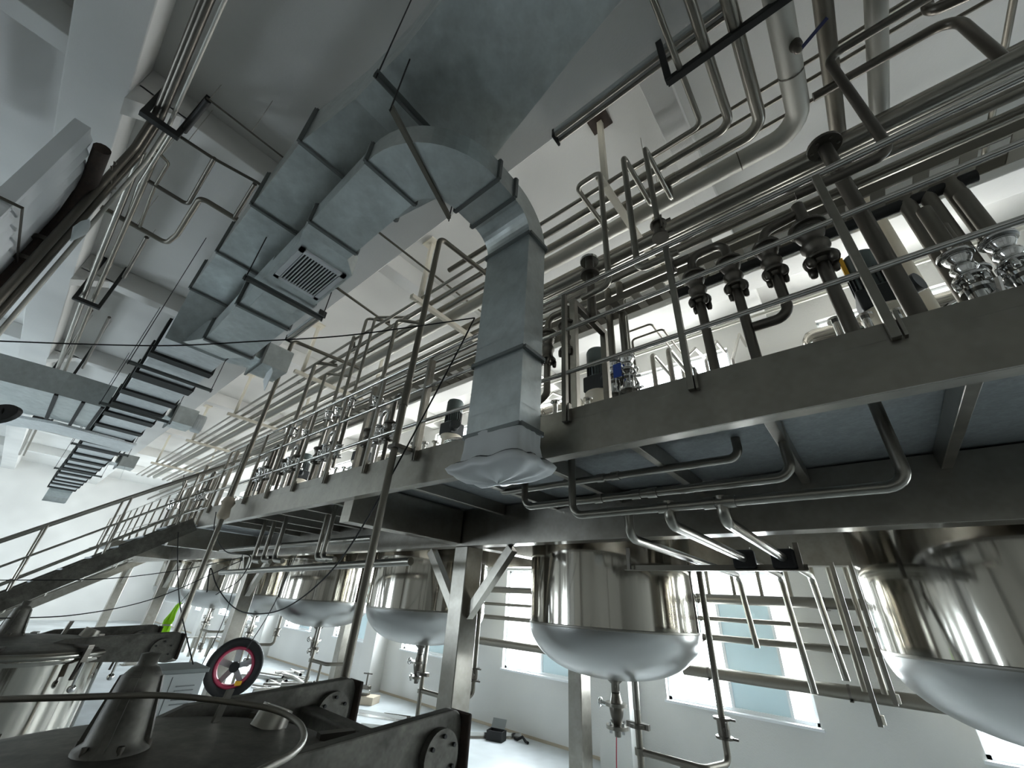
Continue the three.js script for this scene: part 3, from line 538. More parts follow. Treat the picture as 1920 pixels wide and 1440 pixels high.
for (const [p, z, n] of [[[[1182, 735], [1180, 622], [1220, 602]], -4.4, 'small'], [[[1196, 735], [1194, 634], [1242, 614]], -4.5, 'large']]) { const q = p.map(([x, y]) => PZ(x, y, z)); q[0].y = DECK; q[1].x = q[0].x; q[2].y = q[1].y; pipeLine('angled_tube', n + ' thin steel tube stepping round beside the blue tagged valves', [q[0], q[1], q[2], V(q[2].x, q[2].y, -7.8)], 0.016, M.pipe, undefined, 0.05); }
// dark angle under the crossing pipes
{
  const a = PY(1252, 158, RY - 0.02), b = PY(1500, 0, RY - 0.02), t = thing('support_angle', 'dark steel angle bar carrying the four crossing pipes', 'bracket');
  mesh('angle_bar', [bar(a, V(3.5, a.y, a.z), 0.06, 0.008), bar(a.clone().add(V(0, 0.03, 0.03)), V(3.5, a.y + 0.03, a.z + 0.03), 0.008, 0.06)], M.blackFlange, t);
  mesh('hanger_post', bx(a.x - 0.01, a.x + 0.05, a.y, CEIL, a.z - 0.01, a.z + 0.05), M.blackFlange, t);
  mesh('hanger_post', bx(3.3, 3.36, a.y, CEIL, a.z - 0.01, a.z + 0.05), M.blackFlange, t);
}
// unlit strip light under the long beam
for (const [x0, x1] of [[-1.62, 0.35], [-9.2, -7.6]]) {
  const t = thing('strip_light', x0 > -5 ? 'unlit blue-grey strip light under the beam beside the bracket plate' : 'unlit strip light beyond the louvred grille', 'lamp');
  mesh('housing', rb(x0, x1, 7.56, 7.64, -2.44, -2.3, 0.012), M.cabinet, t);
  mesh('tube_lamp', cyl(V(x0 + 0.02, 7.52, -2.33), V(x1 - 0.02, 7.52, -2.33), 0.022), M.pipe, t); mesh('tube_lamp', cyl(V(x0 + 0.02, 7.52, -2.41), V(x1 - 0.02, 7.52, -2.41), 0.022), M.pipe, t);
  for (const x of [x0, x1]) mesh('lamp_holder', rb(x - 0.015, x + 0.015, 7.48, 7.64, -2.45, -2.29, 0.01), M.blackFlange, t);
  mesh('bracket', bx((x0 + x1) / 2 - 0.02, (x0 + x1) / 2 + 0.02, 7.63, 7.69, -2.4, -2.34), M.galvFlange, t);
}

// ================================================================ RISERS AND VALVES ON THE PLATFORM
const Z1 = -2.55, at = (px, py, z = Z1) => PZ(px, py, z);
{ // valve column pair with crossover
  let t, a, b;
  const x1 = at(1318, 590).x, x2 = at(1395, 590).x, x3 = at(1460, 530).x, x4 = at(1545, 500).x, r = 0.032;
  const yTop = at(1345, 460).y;
  t = pipeLine('valve_pipe', 'dark pipe with a flanged valve joined by a top crossover beside the railing post', [V(x1, DECK, Z1), V(x1, yTop, Z1), V(x2, yTop, Z1), V(x2, DECK, Z1)], r, M.cast);
  addValve(t, V(x1, at(1318, 570).y, Z1), V(x1, at(1300, 512).y, Z1), r, M.cast); addValve(t, V(x2, at(1385, 545).y, Z1), V(x2, at(1367, 485).y, Z1), r, M.cast);
  mesh('stub', cyl(V(x1, yTop, Z1), V(x1 - 0.14, yTop, Z1), r), M.cast, t); mesh('flange', flangeGeo(V(x1 - 0.14, yTop, Z1), V(1, 0, 0), 0.07, 0.03), M.cast, t);
  const y3t = at(1440, 432).y, y3b = at(1480, 592).y;
  t = pipeLine('valve_pipe', 'dark looped pipe with a flanged valve and low crossover', [V(x2 + 0.03, y3b, Z1), V(x3, y3b, Z1), V(x3, y3t, Z1), V(x4 - 0.03, y3t + 0.03, Z1)], r, M.cast);
  addValve(t, V(x3, at(1454, 520).y, Z1), V(x3, at(1440, 455).y, Z1), r, M.cast);
  t = pipeLine('valve_pipe', 'tall dark pipe with the largest flanged valve beside the motor', [V(x4, DECK, Z1), V(x4, at(1508, 380).y, Z1)], r * 1.15, M.cast);
  addValve(t, V(x4, at(1533, 500).y, Z1), V(x4, at(1517, 420).y, Z1), r * 1.25, M.cast);
  // pipe rising to the upper lines
  const zq = -2.75, q = [[1745, -8], [1543, 100], [1662, 290], [1490, 365]].map(([x, y]) => at(x, y, zq)); q[1].y = q[0].y; q[2].x = q[1].x; q[3].y = q[2].y;
  t = pipeLine('looped_pipe', 'dark bent pipe dropping from the upper lines to the valve tops', q, 0.034, M.cast, undefined, 0.1);
  const f = at(1545, 275, -3.0); t = pipeLine('blind_pipe', 'upright pipe stub closed by a round bolted flange', [V(f.x, DECK, -3.0), V(f.x, f.y - 0.02, -3.0)], 0.05, M.cast);
  mesh('flange', flangeGeo(f, V(0, 1, 0), 0.12, 0.03), M.cast, t);
  for (let k = 0; k < 6; k++) mesh('bolt', cyl(V(f.x + 0.09 * Math.cos(k * 1.047), f.y - 0.03, -3.0 + 0.09 * Math.sin(k * 1.047)), V(f.x + 0.09 * Math.cos(k * 1.047), f.y + 0.04, -3.0 + 0.09 * Math.sin(k * 1.047)), 0.012, 0.012, 8), M.chrome, t);
}
{ // big elbow and tee at the upper end
  const z = -3.35, p = [[1560, 178], [1790, 32], [1820, 150]].map(([x, y]) => at(x, y, z)); p[0].y = p[1].y; p[0].x = p[1].x - 1.0; p[2].x = p[1].x;
  const t = pipeLine('elbow_pipe', 'thick dark elbow pipe dropping into the wide header', p, 0.042, M.cast, undefined, 0.15);
  const h = at(1800, 168, z - 0.02); pipeLine('wide_header', 'wide header pipe passing behind the top rail at the elbow', [V(5, h.y, z), V(-3.6, h.y, z)], 0.075, M.pipe);
  pipeLine('loop_pipe', 'short dark pipe bend cut off above the header', [at(1735, -30, -3.0), at(1740, 25, -3.0), at(1840, -20, -3.0)], 0.04, M.cast, undefined, 0.08);
  pipeLine('conduit', 'thin dark conduit crossing under the ceiling beyond the headers', [V(0.47 * 5.2, 7.58, -1.5), V(0.47 * 5.2, 7.58, -5.8)], 0.03, M.pipeDull);
}
{ // gate frame and left valve pair
  const t = thing('pipe_stand', 'square stainless goal-post stand for pipes on the platform', 'stand'), x = -1.53;
  mesh('post', rb(x - 0.03, x + 0.03, DECK, 4.97, Z1 - 0.03, Z1 + 0.03, 0.004), M.steel, t); mesh('post', rb(x - 0.03, x + 0.03, DECK, 4.97, Z1 - 0.63, Z1 - 0.57, 0.004), M.steel, t);
  mesh('cross_bar', rb(x - 0.03, x + 0.03, 4.91, 4.97, Z1 - 0.57, Z1 - 0.03, 0.004), M.steel, t);
  const xv = at(1027, 650).x, xw = at(1064, 650).x, r = 0.032;
  let p = pipeLine('valve_pipe', 'dull pipe with a flanged valve turning behind the vertical duct', [at(1000, 752).setX(xv - 0.3), V(xv, at(1027, 746).y, Z1), V(xv, at(1027, 597).y, Z1), V(xw, at(1060, 583).y, Z1)], r, M.pipeDull);
  { const q = at(1027, 746).y; p.children[0].geometry.dispose(); p.remove(p.children[0]); mesh('pipe_run', tube([V(xv - 0.3, q, Z1), V(xv, q, Z1), V(xv, at(1027, 597).y, Z1), V(xw + 0.02, at(1027, 597).y, Z1)], r), M.pipeDull, p); }
  addValve(p, V(xv, at(1027, 682).y, Z1), V(xv, at(1027, 622).y, Z1), r, M.cast);
  p = pipeLine('valve_pipe', 'pipe with a flanged valve fixed to the square pipe stand', [V(xw, DECK, Z1), V(xw, at(1066, 575).y, Z1)], r, M.pipeDull);
  addValve(p, V(xw, at(1064, 665).y, Z1), V(xw, at(1062, 605).y, Z1), r, M.cast);
}
// inverted loops from the rack down to the platform
function loop(px, pyTop, pyBot, z, zBack, r, label, tail, valve, mat = M.pipe) {
  const a = at(px, pyTop, z), yb = PZ(px, pyBot, z).y; const b = V(a.x, yb, z), pts = [];
  pts.push(V(a.x, RY + 0.02, zBack), V(a.x, a.y, zBack), V(a.x, a.y, z), b); if (zBack === z) pts.splice(0, 2);
  if (Math.abs(a.y - RY - 0.02) < 0.1) pts.splice(0, 1);
  if (tail) pts.push(V(a.x + tail, yb, z));
  const t = pipeLine('drop_pipe', label, pts, r, mat, undefined, r * 3); if (valve) smallValve(t, V(a.x, yb + valve, z), V(0, 1, 0), r * 1.25, M.cast); return t;
}
loop(1168, 292, 520, -2.6, -3.4, 0.03, 'hooked drop pipe ending in a horizontal tail beside the cream bracket', 0.35);
loop(1208, 275, 455, -2.6, -3.4, 0.026, 'hooked drop pipe with a chrome flanged valve at its foot', 0, 0.05);
{ const z = -2.7, x0 = PZ(1130, 385, z).x, x1 = PZ(1080, 345, z).x, yt = PZ(1122, 324, z).y, yb = PZ(1150, 530, z).y; pipeLine('drop_pipe', 'drop pipe with a squared top bend and swan-neck tail beside the vertical duct', [V(x0 - 0.3, yb - 0.02, z), V(x0, yb, z), V(x0, yt, z), V(x1, yt, z), V(x1, yt, -3.5)], 0.03, M.pipe, undefined, 0.08); }
{ const f = PZ(1105, 490, -2.85); const t = pipeLine('valve_stub', 'short upright stub with a chrome valve and round flange above the top rail', [V(f.x, 4.9, -2.85), f], 0.045, M.cast); mesh('flange', flangeGeo(f, V(0, 1, 0), 0.1, 0.03), M.chrome, t); mesh('flange', flangeGeo(f.clone().add(V(0, -0.2, 0)), V(0, 1, 0), 0.1, 0.03), M.cast, t); }
const far = 'far drop pipes from the rack to the platform';
for (const [px, yt, yb, tail, r] of [[664, 629, 760, -0.6, 0.03], [688, 597, 752, 0, 0.03], [704, 595, 735, 0.5, 0.026], [592, 680, 790, 0, 0.04], [612, 700, 800, 0, 0.03], [745, 600, 740, 0, 0.034]]) {
  const z = -2.85, a = PZ(px, yt, z), b = V(a.x, PZ(px, yb, z).y, z);
  const t = pipeLine('drop_pipe', 'slim stainless drop pipe with a chrome clamp valve above the far railing', [V(a.x + (tail || 0.3), a.y, z - 0.35), V(a.x, a.y, z), V(a.x, 4.1, z)], r, M.pipe, far);
  smallValve(t, V(a.x, b.y, z), V(0, 1, 0), r * 1.3, M.chrome);
}
// clusters of manifold pipes and posts on the far part of the platform
const manifoldNote = ['behind the standing pipe', 'between the two standing pipes', 'near the second standing pipe', 'just above the stair head', 'past the stair', 'at the far railing'];
[-4.6, -6.1, -7.4, -8.7, -12.5, -15.0].forEach((x0, i) => {
  const z = -2.75, t = thing('valve_manifold', 'cluster of chrome valves on slim stainless posts ' + manifoldNote[i], 'manifold');
  for (let k = 0; k < 3; k++) {
    const x = x0 - 0.26 * k; mesh('riser', tube([V(x, DECK, z), V(x, 4.9 - 0.2 * k, z), V(x + 0.17, 4.9 - 0.2 * k, z), V(x + 0.17, 4.35, z)], 0.03), k % 2 ? M.pipeBright : M.cast, t);
    addValve(t, V(x, 4.2, z), V(x, 4.5, z), 0.032, k % 2 ? M.chrome : M.cast, 0); smallValve(t, V(x + 0.17, 4.3, z), V(0, 1, 0), 0.034, M.chrome);
  }
  mesh('square_post', rb(x0 + 0.3, x0 + 0.38, DECK, 5.5, z - 0.3, z - 0.22, 0.004), M.steel, t); mesh('square_post', rb(x0 - 0.72, x0 - 0.65, DECK, 5.0, z - 0.3, z - 0.23, 0.004), M.steel, t);
  mesh('cross_bar', rb(x0 - 0.65, x0 + 0.3, 4.93, 5.0, z - 0.3, z - 0.23, 0.004), M.steel, t);
});
// chrome valve groups beside the nearer motors
for (const [px, py, z, lab, plate] of [[1165, 690, -3.9, 'chrome valve group with a blue tag between motor and railing post', true], [1850, 490, -3.1, 'chrome valve pair under the three sloping pipes', false]]) {
  const c = PZ(px, py, z), t = thing('valve_manifold', lab, 'manifold');
  for (const [dx, dz] of [[-0.1, 0], [0.08, 0.02], [0.0, -0.25]]) {
    mesh('riser', cyl(V(c.x + dx, DECK, z + dz), V(c.x + dx, c.y + (plate ? 1.3 : 0.55), z + dz), plate ? 0.045 : 0.04), plate ? M.pipe : M.pipeDull, t);
    addValve(t, V(c.x + dx, c.y - 0.12, z + dz), V(c.x + dx, c.y + 0.14, z + dz), plate ? 0.04 : 0.032, M.chrome, 5); smallValve(t, V(c.x + dx, c.y - 0.26, z + dz), V(0, 1, 0), plate ? 0.045 : 0.036, M.chrome);
  }
  if (plate) mesh('tag_plate', rb(c.x - 0.04, c.x + 0.06, c.y - 0.2, c.y - 0.02, z + 0.14, z + 0.15, 0.004), M.blue, t);
}
// ivory standpipe, horizontal vessels and service lines at the rear
pipeLine('ivory_standpipe', 'thick ivory pipe standing behind the blue-grey motor', [V(1.42, DECK, -6.24), V(1.42, CEIL - 0.005, -6.24)], 0.105, M.ivory);
for (const [x0, x1, lab] of [[0.1, 2.9, 'horizontal steel condenser vessel behind the ivory standpipe'], [-6.6, -4.2, 'horizontal steel condenser vessel high behind the platform'], [-12.5, -10.5, 'far horizontal steel condenser vessel']]) {
  const t = thing('condenser', lab, 'vessel'), y = 6.55, z = -7.4;
  mesh('shell', orient(lathe([[0, -1], [0.1, -0.99], [0.2, -0.94], [0.23, -0.86], [0.23, 0.86], [0.2, 0.94], [0.1, 0.99], [0, 1]].map(([r, v]) => [r, v * (x1 - x0) / 2]), 28), V(x0, y, z), V(x1, y, z)), M.tank, t, true);
  for (const k of [0.25, 0.75]) mesh('saddle', [bx(x0 + (x1 - x0) * k - 0.04, x0 + (x1 - x0) * k + 0.04, DECK, y - 0.15, z - 0.1, z + 0.1), bx(x0 + (x1 - x0) * k - 0.05, x0 + (x1 - x0) * k + 0.05, y - 0.26, y - 0.12, z - 0.22, z + 0.22)], M.steel, t);
  mesh('nozzle', [cyl(V((x0 + x1) / 2, y, z), V((x0 + x1) / 2, y - 0.42, z), 0.05), flangeGeo(V((x0 + x1) / 2, y - 0.42, z), V(0, 1, 0), 0.1, 0.03)], M.chrome, t);
}
for (let k = 0; k < 6; k++) { const x = -0.9 - 0.42 * k + (k > 2 ? -3.2 : 0); pipeLine('service_pipe', 'thin stainless service line rising and crossing to the rear wall', [V(x, DECK, -6.75), V(x, 6.3 + 0.12 * (k % 3), -6.75), V(x + 0.1, 7.3, -7.6), V(x + 0.1, 7.45, -8.35)], 0.03, M.pipeBright, 'service lines at the rear of the platform'); }
for (const [y, z] of [[7.55, -5.3], [7.5, -5.8], [7.6, -7.6]]) pipeLine('ceiling_pipe', 'long pale pipe fixed below the ceiling behind the rack', [V(5, y, z), V(-27, y, z)], 0.035, M.wrap, 'pale pipes under the ceiling');
{
  const y = 5.45; pipeLine('dark_channel', 'dark steel channel below the headers carrying three thick drop pipes', [V(-0.9, y, -3.6), V(1.42, y, -3.6)], 0.05, M.blackFlange);
  [[1.02, 0.055, 'first'], [1.14, 0.05, 'second'], [1.28, 0.06, 'third']].forEach(([x, r, n]) => pipeLine('thick_drop_pipe', 'thick dull drop pipe, ' + n + ' from the motor, hung on the dark channel', [V(x, DECK, -3.6), V(x, y + 0.04, -3.6)], r, M.pipeDull));
}

// ================================================================ PIPES BELOW THE PLATFORM
{
  let r = 0.03, t;
  const U = (z, a, y, b, lab, m = M.pipe) => { const tt = pipeLine('return_pipe', lab, [V(a, 3.515, z), V(a, y, z), V(b, y, z), V(b, 3.515, z)], r, m, undefined, 0.09); for (const f of [0.35, 0.5, 0.56]) mesh('coupling', cyl(V(a + (b - a) * f, y, z), V(a + (b - a) * f + 0.07, y, z), r * 1.25), m, tt); return tt; };
  t = U(-2.75, -1.7, 3.01, 0.25, 'lowest U-shaped steel pipe hanging below the deck'); 
  U(-2.9, PZ(985, 900, -2.9).x, PZ(1010, 948, -2.9).y, PZ(1475, 850, -2.9).x, 'middle U-shaped steel pipe hanging below the deck');
  U(-3.05, PZ(940, 905, -3.05).x, PZ(950, 928, -3.05).y + 0.03, PZ(1385, 850, -3.05).x, 'topmost U-shaped steel pipe close under the deck');
  // crossing pipes to the clamp rail and on to the wall
  const tp = (x, z0, y0, y, xe, zEnd, yEnd, lab, rr2 = 0.036) => { const g = pipeLine('feed_pipe', lab, [V(x, y0, z0), V(x, y, z0), V(x, y, zEnd), V(x + 0.06, yEnd, zEnd), ...(xe ? [V(x + xe, yEnd - 0.05, zEnd + 0.2)] : [])], rr2, M.pipe, undefined, 0.1); return g; };
  tp(-1.44, -3.2, 3.1, 2.9, 0, -6.5, 2.08, 'feed pipe crossing under the girder, the one outside the clamps');
  tp(-0.95, -2.76, 3.05, 2.9, 0, -6.5, 1.7, 'feed pipe crossing under the girder through the lighter clamp block');
  tp(-0.62, -2.76, 3.05, 2.9, 0, -6.5, 1.86, 'feed pipe crossing under the girder through the last clamp block');
  for (const x of [-0.95, -0.62]) { const c = thing('clamp_block', x < -0.8 ? 'black pipe clamp in the middle of the rail under the girder' : 'black pipe clamp at the end of the rail under the girder', 'clamp', 'black clamps under the girder'); mesh('block', rb(x - 0.1, x + 0.1, 2.8, 2.98, -4.72, -4.64, 0.03), M.black, c); mesh('clamp_bolt', cyl(V(x + 0.07, 2.97, -4.68), V(x + 0.07, 3.0, -4.68), 0.01), M.chrome, c); }
  for (const [x, w, y] of [[-0.38, 0.045, 1.5], [-0.2, 0.04, 1.7]]) { const s = thing('hanging_tube', w > 0.042 ? 'long square steel tube hanging to below the window sill' : 'shorter square steel tube with a white cap', 'post'); mesh('tube_profile', bx(x - w / 2, x + w / 2, y, 3.05, -6.5 - w / 2, -6.5 + w / 2), M.steel, s); mesh('end_clip', rb(x + w / 2, x + w / 2 + 0.03, y + 0.02, y + 0.1, -6.52, -6.48, 0.004), M.cream, s); }
  // wall lines in front of the windows
  for (const [y, r2, x1, lab] of [[2.66, 0.075, 2.6, 'thick grey wall pipe across the window tops'], [2.36, 0.035, 2.4, 'thin grey wall pipe across the windows'], [2.09, 0.05, 2.2, 'medium grey wall pipe across the windows'], [1.6, 0.085, 2.8, 'thickest grey wall pipe just above the window sills']]) {
    const t2 = pipeLine('wall_pipe', lab, [V(x1, y, -8.15 + 0.03), V(-2.9, y, -8.12)], r2, M.pipeDull); for (const x of [1.8, -0.7, -2.5]) mesh('pipe_clip', [bx(x - 0.02, x + 0.02, y - r2 - 0.015, y - r2, BACK, -8.04), flangeGeo(V(x, y, -8.125), V(1, 0, 0), r2 * 1.1, 0.03)], M.cast, t2);
    pipeLine('wall_pipe', lab.replace('across', 'crossing').replace('above', 'over') + ' left of the pilaster'.replace('left of', 'past'), [V(-4.9, y, -8.0), V(-11.5, y, -8.0)], r2 * 0.9, M.pipeDull);
  }
  for (const x of [-2.3, -1.9, -1.5, -1.1, -0.75]) pipeLine('wall_riser', 'short grey riser standing on the thick wall pipe', [V(x, 2.7, -8.12), V(x, 3.2, -8.12)], 0.03, M.pipeDull, 'short risers above the window');
  for (const x of [-0.52, -0.32]) pipeLine('wall_riser', x < -0.4 ? 'long grey riser crossing the wall pipes next to the window' : 'long grey riser crossing the wall pipes next to the tank', [V(x, 1.65, -7.95), V(x, 3.3, -7.95)], 0.035, M.pipeDull);
}
// small risers under the far deck
for (const [px, py] of [[505, 960], [520, 965], [540, 965], [615, 965], [625, 968]]) { const a = PZ(px, py, -2.9); pipeLine('deck_riser', 'slim steel riser below the far deck edge', [V(a.x, 3.5, -2.9), V(a.x, 2.78, -2.9), V(a.x + 0.35, 2.76, -2.9)], 0.035, M.pipe, 'slim risers under the far deck'); }
pipeLine('under_pipe', 'long steel pipe slung below the far deck', [PZ(415, 1032, -3.1), V(-5.0, PZ(415, 1032, -3.1).y, -3.1)], 0.045, M.pipe);
pipeLine('under_pipe', 'second steel pipe slung below the far deck joints', [V(-11.3, 2.62, -3.4), V(-4.5, 2.78, -3.4)], 0.05, M.pipe);

// ================================================================ STANDING PIPES IN FRONT OF THE PLATFORM
{
  const t = pipeLine('standing_pipe', 'tall steel pipe standing before the railing with a top elbow', [V(-3.2, 1.78, -2.0), V(-3.16, 6.46, -2.0), V(-3.1, 6.5, -3.6)], 0.033, M.pipeDull, undefined, 0.09);
  mesh('joint', cyl(V(-3.18, 4.05, -2.0), V(-3.178, 4.3, -2.0), 0.04), M.pipeDull, t); mesh('saddle_clamp', rb(-3.25, -3.12, 3.6, 3.64, -2.19, -1.96, 0.005), M.cast, t);
  const u = pipeLine('standing_pipe', 'tall steel pipe standing near the stair head with a rag tied on', [V(-7.5, 1.5, -2.0), V(-7.47, PZ(548, 640, -2.0).y, -2.0), V(-7.4, PZ(548, 640, -2.0).y + 0.05, -3.4)], 0.036, M.pipeDull, undefined, 0.1);
  mesh('rag', lathe([[0.04, 0], [0.09, 0.05], [0.07, 0.18], [0.1, 0.26], [0.06, 0.34], [0.03, 0.36]], 9).translate(-7.5, 3.25, -2.0), M.mud, u);
  mesh('foot_coupling', lathe([[0.04, 0], [0.12, 0.02], [0.12, 0.06], [0.07, 0.1], [0.1, 0.2], [0.06, 0.28], [0.04, 0.3]], 14).translate(-7.5, 1.45, -2.0), M.cast, u);
}

// ================================================================ UNSEEN LOW DECK ADDED TO DARKEN THE LIGHT BOUNCED OFF THE HALL FLOOR
{
  const t = thing('bounce_shade_deck', 'unseen low dark chequer plate deck along the kettles, added to shade the hall floor', 'deck');
  for (let x = 8; x > -8; x -= 2) mesh('deck_plate', bx(x - 1.995, x, 0.72, 0.732, 0.8, 7.5), M.dark, t);
  for (let x = 7.9; x > -9; x -= 4) for (const z of [0.9, 4.1, 7.4]) mesh('leg', rb(x - 0.05, x + 0.05, 0, 0.72, z - 0.05, z + 0.05, 0.006), M.dark, t);
  mesh('edge_angle', bx(-8, 8, 0.62, 0.72, 0.8, 0.812), M.dark, t);
}
// ================================================================ KETTLES IN THE FOREGROUND
function kettle(label) {                             // origin on the floor below the lid centre
  const t = thing('mixing_kettle', label, 'kettle', 'kettles in a row before the platform');
  mesh('vessel', lathe([[0.25, 0.35], [0.6, 0.45], [0.76, 0.7], [0.78, 0.9], [0.78, 1.58], [0.84, 1.6], [0.84, 1.66], [0.78, 1.66]], 56), M.tank, t);
  mesh('rim', new THREE.TorusGeometry(0.83, 0.03, 10, 64).rotateX(Math.PI / 2).translate(0, 1.66, 0), M.pipe, t);
  mesh('lid', lathe([[0.82, 1.68], [0.8, 1.71], [0.6, 1.75], [0.3, 1.775], [0, 1.78]], 56), M.dark, t);
  for (const a of [0.3, 1.9, 3.5, 5.0]) mesh('leg', cyl(V(0.55 * Math.cos(a), 0, 0.55 * Math.sin(a)), V(0.55 * Math.cos(a), 0.55, 0.55 * Math.sin(a)), 0.04), M.pipe, t);
  for (let k = 0; k < 8; k++) {
    const a = k / 8 * 2 * Math.PI + 0.2, c = V(Math.cos(a), 0, Math.sin(a)), p = (r, y) => V(c.x * r, y, c.z * r), cl = sub('lid_clamp', t);
    mesh('hook', [bar(p(0.86, 1.45), p(0.89, 1.74), 0.06, 0.022, c), bar(p(0.72, 1.735), p(0.9, 1.735), 0.06, 0.03)], M.cast, cl);
    mesh('screw', [cyl(p(0.9, 1.38), p(0.9, 1.6), 0.014, 0.014, 8), new THREE.SphereGeometry(0.035, 10, 8).translate(c.x * 0.9, 1.38, c.z * 0.9)], M.chrome, cl);
  }
  // cast drive head
  const h = sub('drive_head', t);
  mesh('cast_cone', lathe([[0.13, 1.76], [0.125, 1.79], [0.1, 1.81], [0.085, 1.93], [0.072, 2.02], [0.05, 2.05], [0.035, 2.06], [0.035, 2.1], [0, 2.105]], 24).translate(0.0, 0, 0.1), M.dark, h);
  for (let k = 0; k < 4; k++) { const a = k * Math.PI / 2 + 0.5; mesh('rib', bar(V(0.11 * Math.cos(a), 1.78, 0.1 + 0.11 * Math.sin(a)), V(0.065 * Math.cos(a), 2.02, 0.1 + 0.065 * Math.sin(a)), 0.024, 0.024), M.dark, h); }
  for (let k = 0; k < 6; k++) { const a = k * 1.047; mesh('bolt', cyl(V(0.115 * Math.cos(a), 1.76, 0.1 + 0.115 * Math.sin(a)), V(0.115 * Math.cos(a), 1.81, 0.1 + 0.115 * Math.sin(a)), 0.012, 0.012, 6), M.cast, h); }
  // lifting fork: two deep arms, a cross beam and bolted end discs
  const f = sub('lifting_fork', t);
  for (const x of [-0.6, 0.5]) {
    const s = new THREE.Shape(); s.moveTo(0.15, 1.6); s.lineTo(1.25, 1.55); s.quadraticCurveTo(1.33, 1.55, 1.33, 1.63); s.lineTo(1.33, 1.76); s.quadraticCurveTo(1.33, 1.84, 1.25, 1.84); s.lineTo(0.3, 1.78); s.lineTo(0.15, 1.72); s.closePath();
    mesh('arm', new THREE.ExtrudeGeometry(s, { depth: 0.05, bevelEnabled: true, bevelSize: 0.008, bevelThickness: 0.008, bevelSegments: 2 }).rotateY(Math.PI / 2).translate(x - 0.025, 0, 0), M.dark, f);
    mesh('end_plate', rb(x - 0.08, x + 0.09, 1.57, 1.83, -1.36, -1.335, 0.01), M.rust, f);
    const d = mesh('pivot_disc', cyl(V(x + 0.035, 1.67, -1.17), V(x + 0.075, 1.67, -1.17), 0.115, 0.115, 28), M.dark, f);
    for (let k = 0; k < 6; k++) mesh('disc_bolt', cyl(V(x + 0.07, 1.67 + 0.085 * Math.cos(k * 1.047), -1.17 + 0.085 * Math.sin(k * 1.047)), V(x + 0.09, 1.67 + 0.085 * Math.cos(k * 1.047), -1.17 + 0.085 * Math.sin(k * 1.047)), 0.01, 0.01, 6), M.black, f);
  }
  mesh('cross_beam', rb(-0.57, 0.47, 1.56, 1.72, -1.06, -0.94, 0.02), M.dark, f);
  mesh('sight_glass', [cyl(V(-0.1, 1.74, -0.55), V(-0.1, 1.83, -0.58), 0.09, 0.08, 20)], M.pipe, t);
  mesh('lug', bar(V(-0.28, 1.72, -0.35), V(-0.25, 1.9, -0.37), 0.05, 0.012), M.pipe, t);
  return t;
}
const kettles = [kettle('dark topped mixing kettle with lifting fork beside the hose arc')];
kettles[0].position.set(-2.55, 0, -0.72);
[[-7.3, -0.55, 'polished mixing kettle with clamps below the stair stringer']].forEach(([x, z, l]) => { const c = kettles[0].clone(); c.name = numbered('mixing_kettle'); c.userData = { ...c.userData, label: l }; scene.add(c); c.position.set(x, 0, z); kettles.push(c); });
// braided hose lying over the kettles
{
  const h = tag(mesh('braided_hose', spline([PY(-40, 1312, 1.95), PY(120, 1308, 1.97), PY(300, 1304, 1.97), PY(430, 1316, 1.95), PY(510, 1330, 1.93), PY(556, 1352, 1.92), PY(570, 1380, 1.92), PY(550, 1412, 1.93), PY(500, 1440, 1.94), PY(440, 1470, 1.95)], 0.011, 90, 10), M.pipeDull), 'thin brown-grey steel hose arching over the kettle lids', 'hose');
}
// control cabinet
{
  const t = thing('control_cabinet', 'grey louvred control cabinet standing behind the kettles', 'cabinet'), x1 = -8.6, x0 = -9.25, z0 = -2.9, z1 = -2.25;
  mesh('body', rb(x0, x1, 0, 1.16, z0, z1, 0.01), M.cabinet, t); mesh('top_cover', rb(x0 - 0.03, x1 + 0.03, 1.16, 1.22, z0 - 0.03, z1 + 0.03, 0.01), M.galvFlange, t);
  for (let k = 0; k < 10; k++) { const y = 1.0 - k * 0.055 - (k > 4 ? 0.1 : 0); mesh('louvre', bar(V(x1 + 0.008, y, z0 + 0.1), V(x1 + 0.008, y, z0 + 0.34), 0.022, 0.012), M.galvFlange, t); }
  mesh('door_seam', bx(x1, x1 + 0.004, 0.05, 1.12, z0 + 0.42, z0 + 0.426), M.black, t);
}
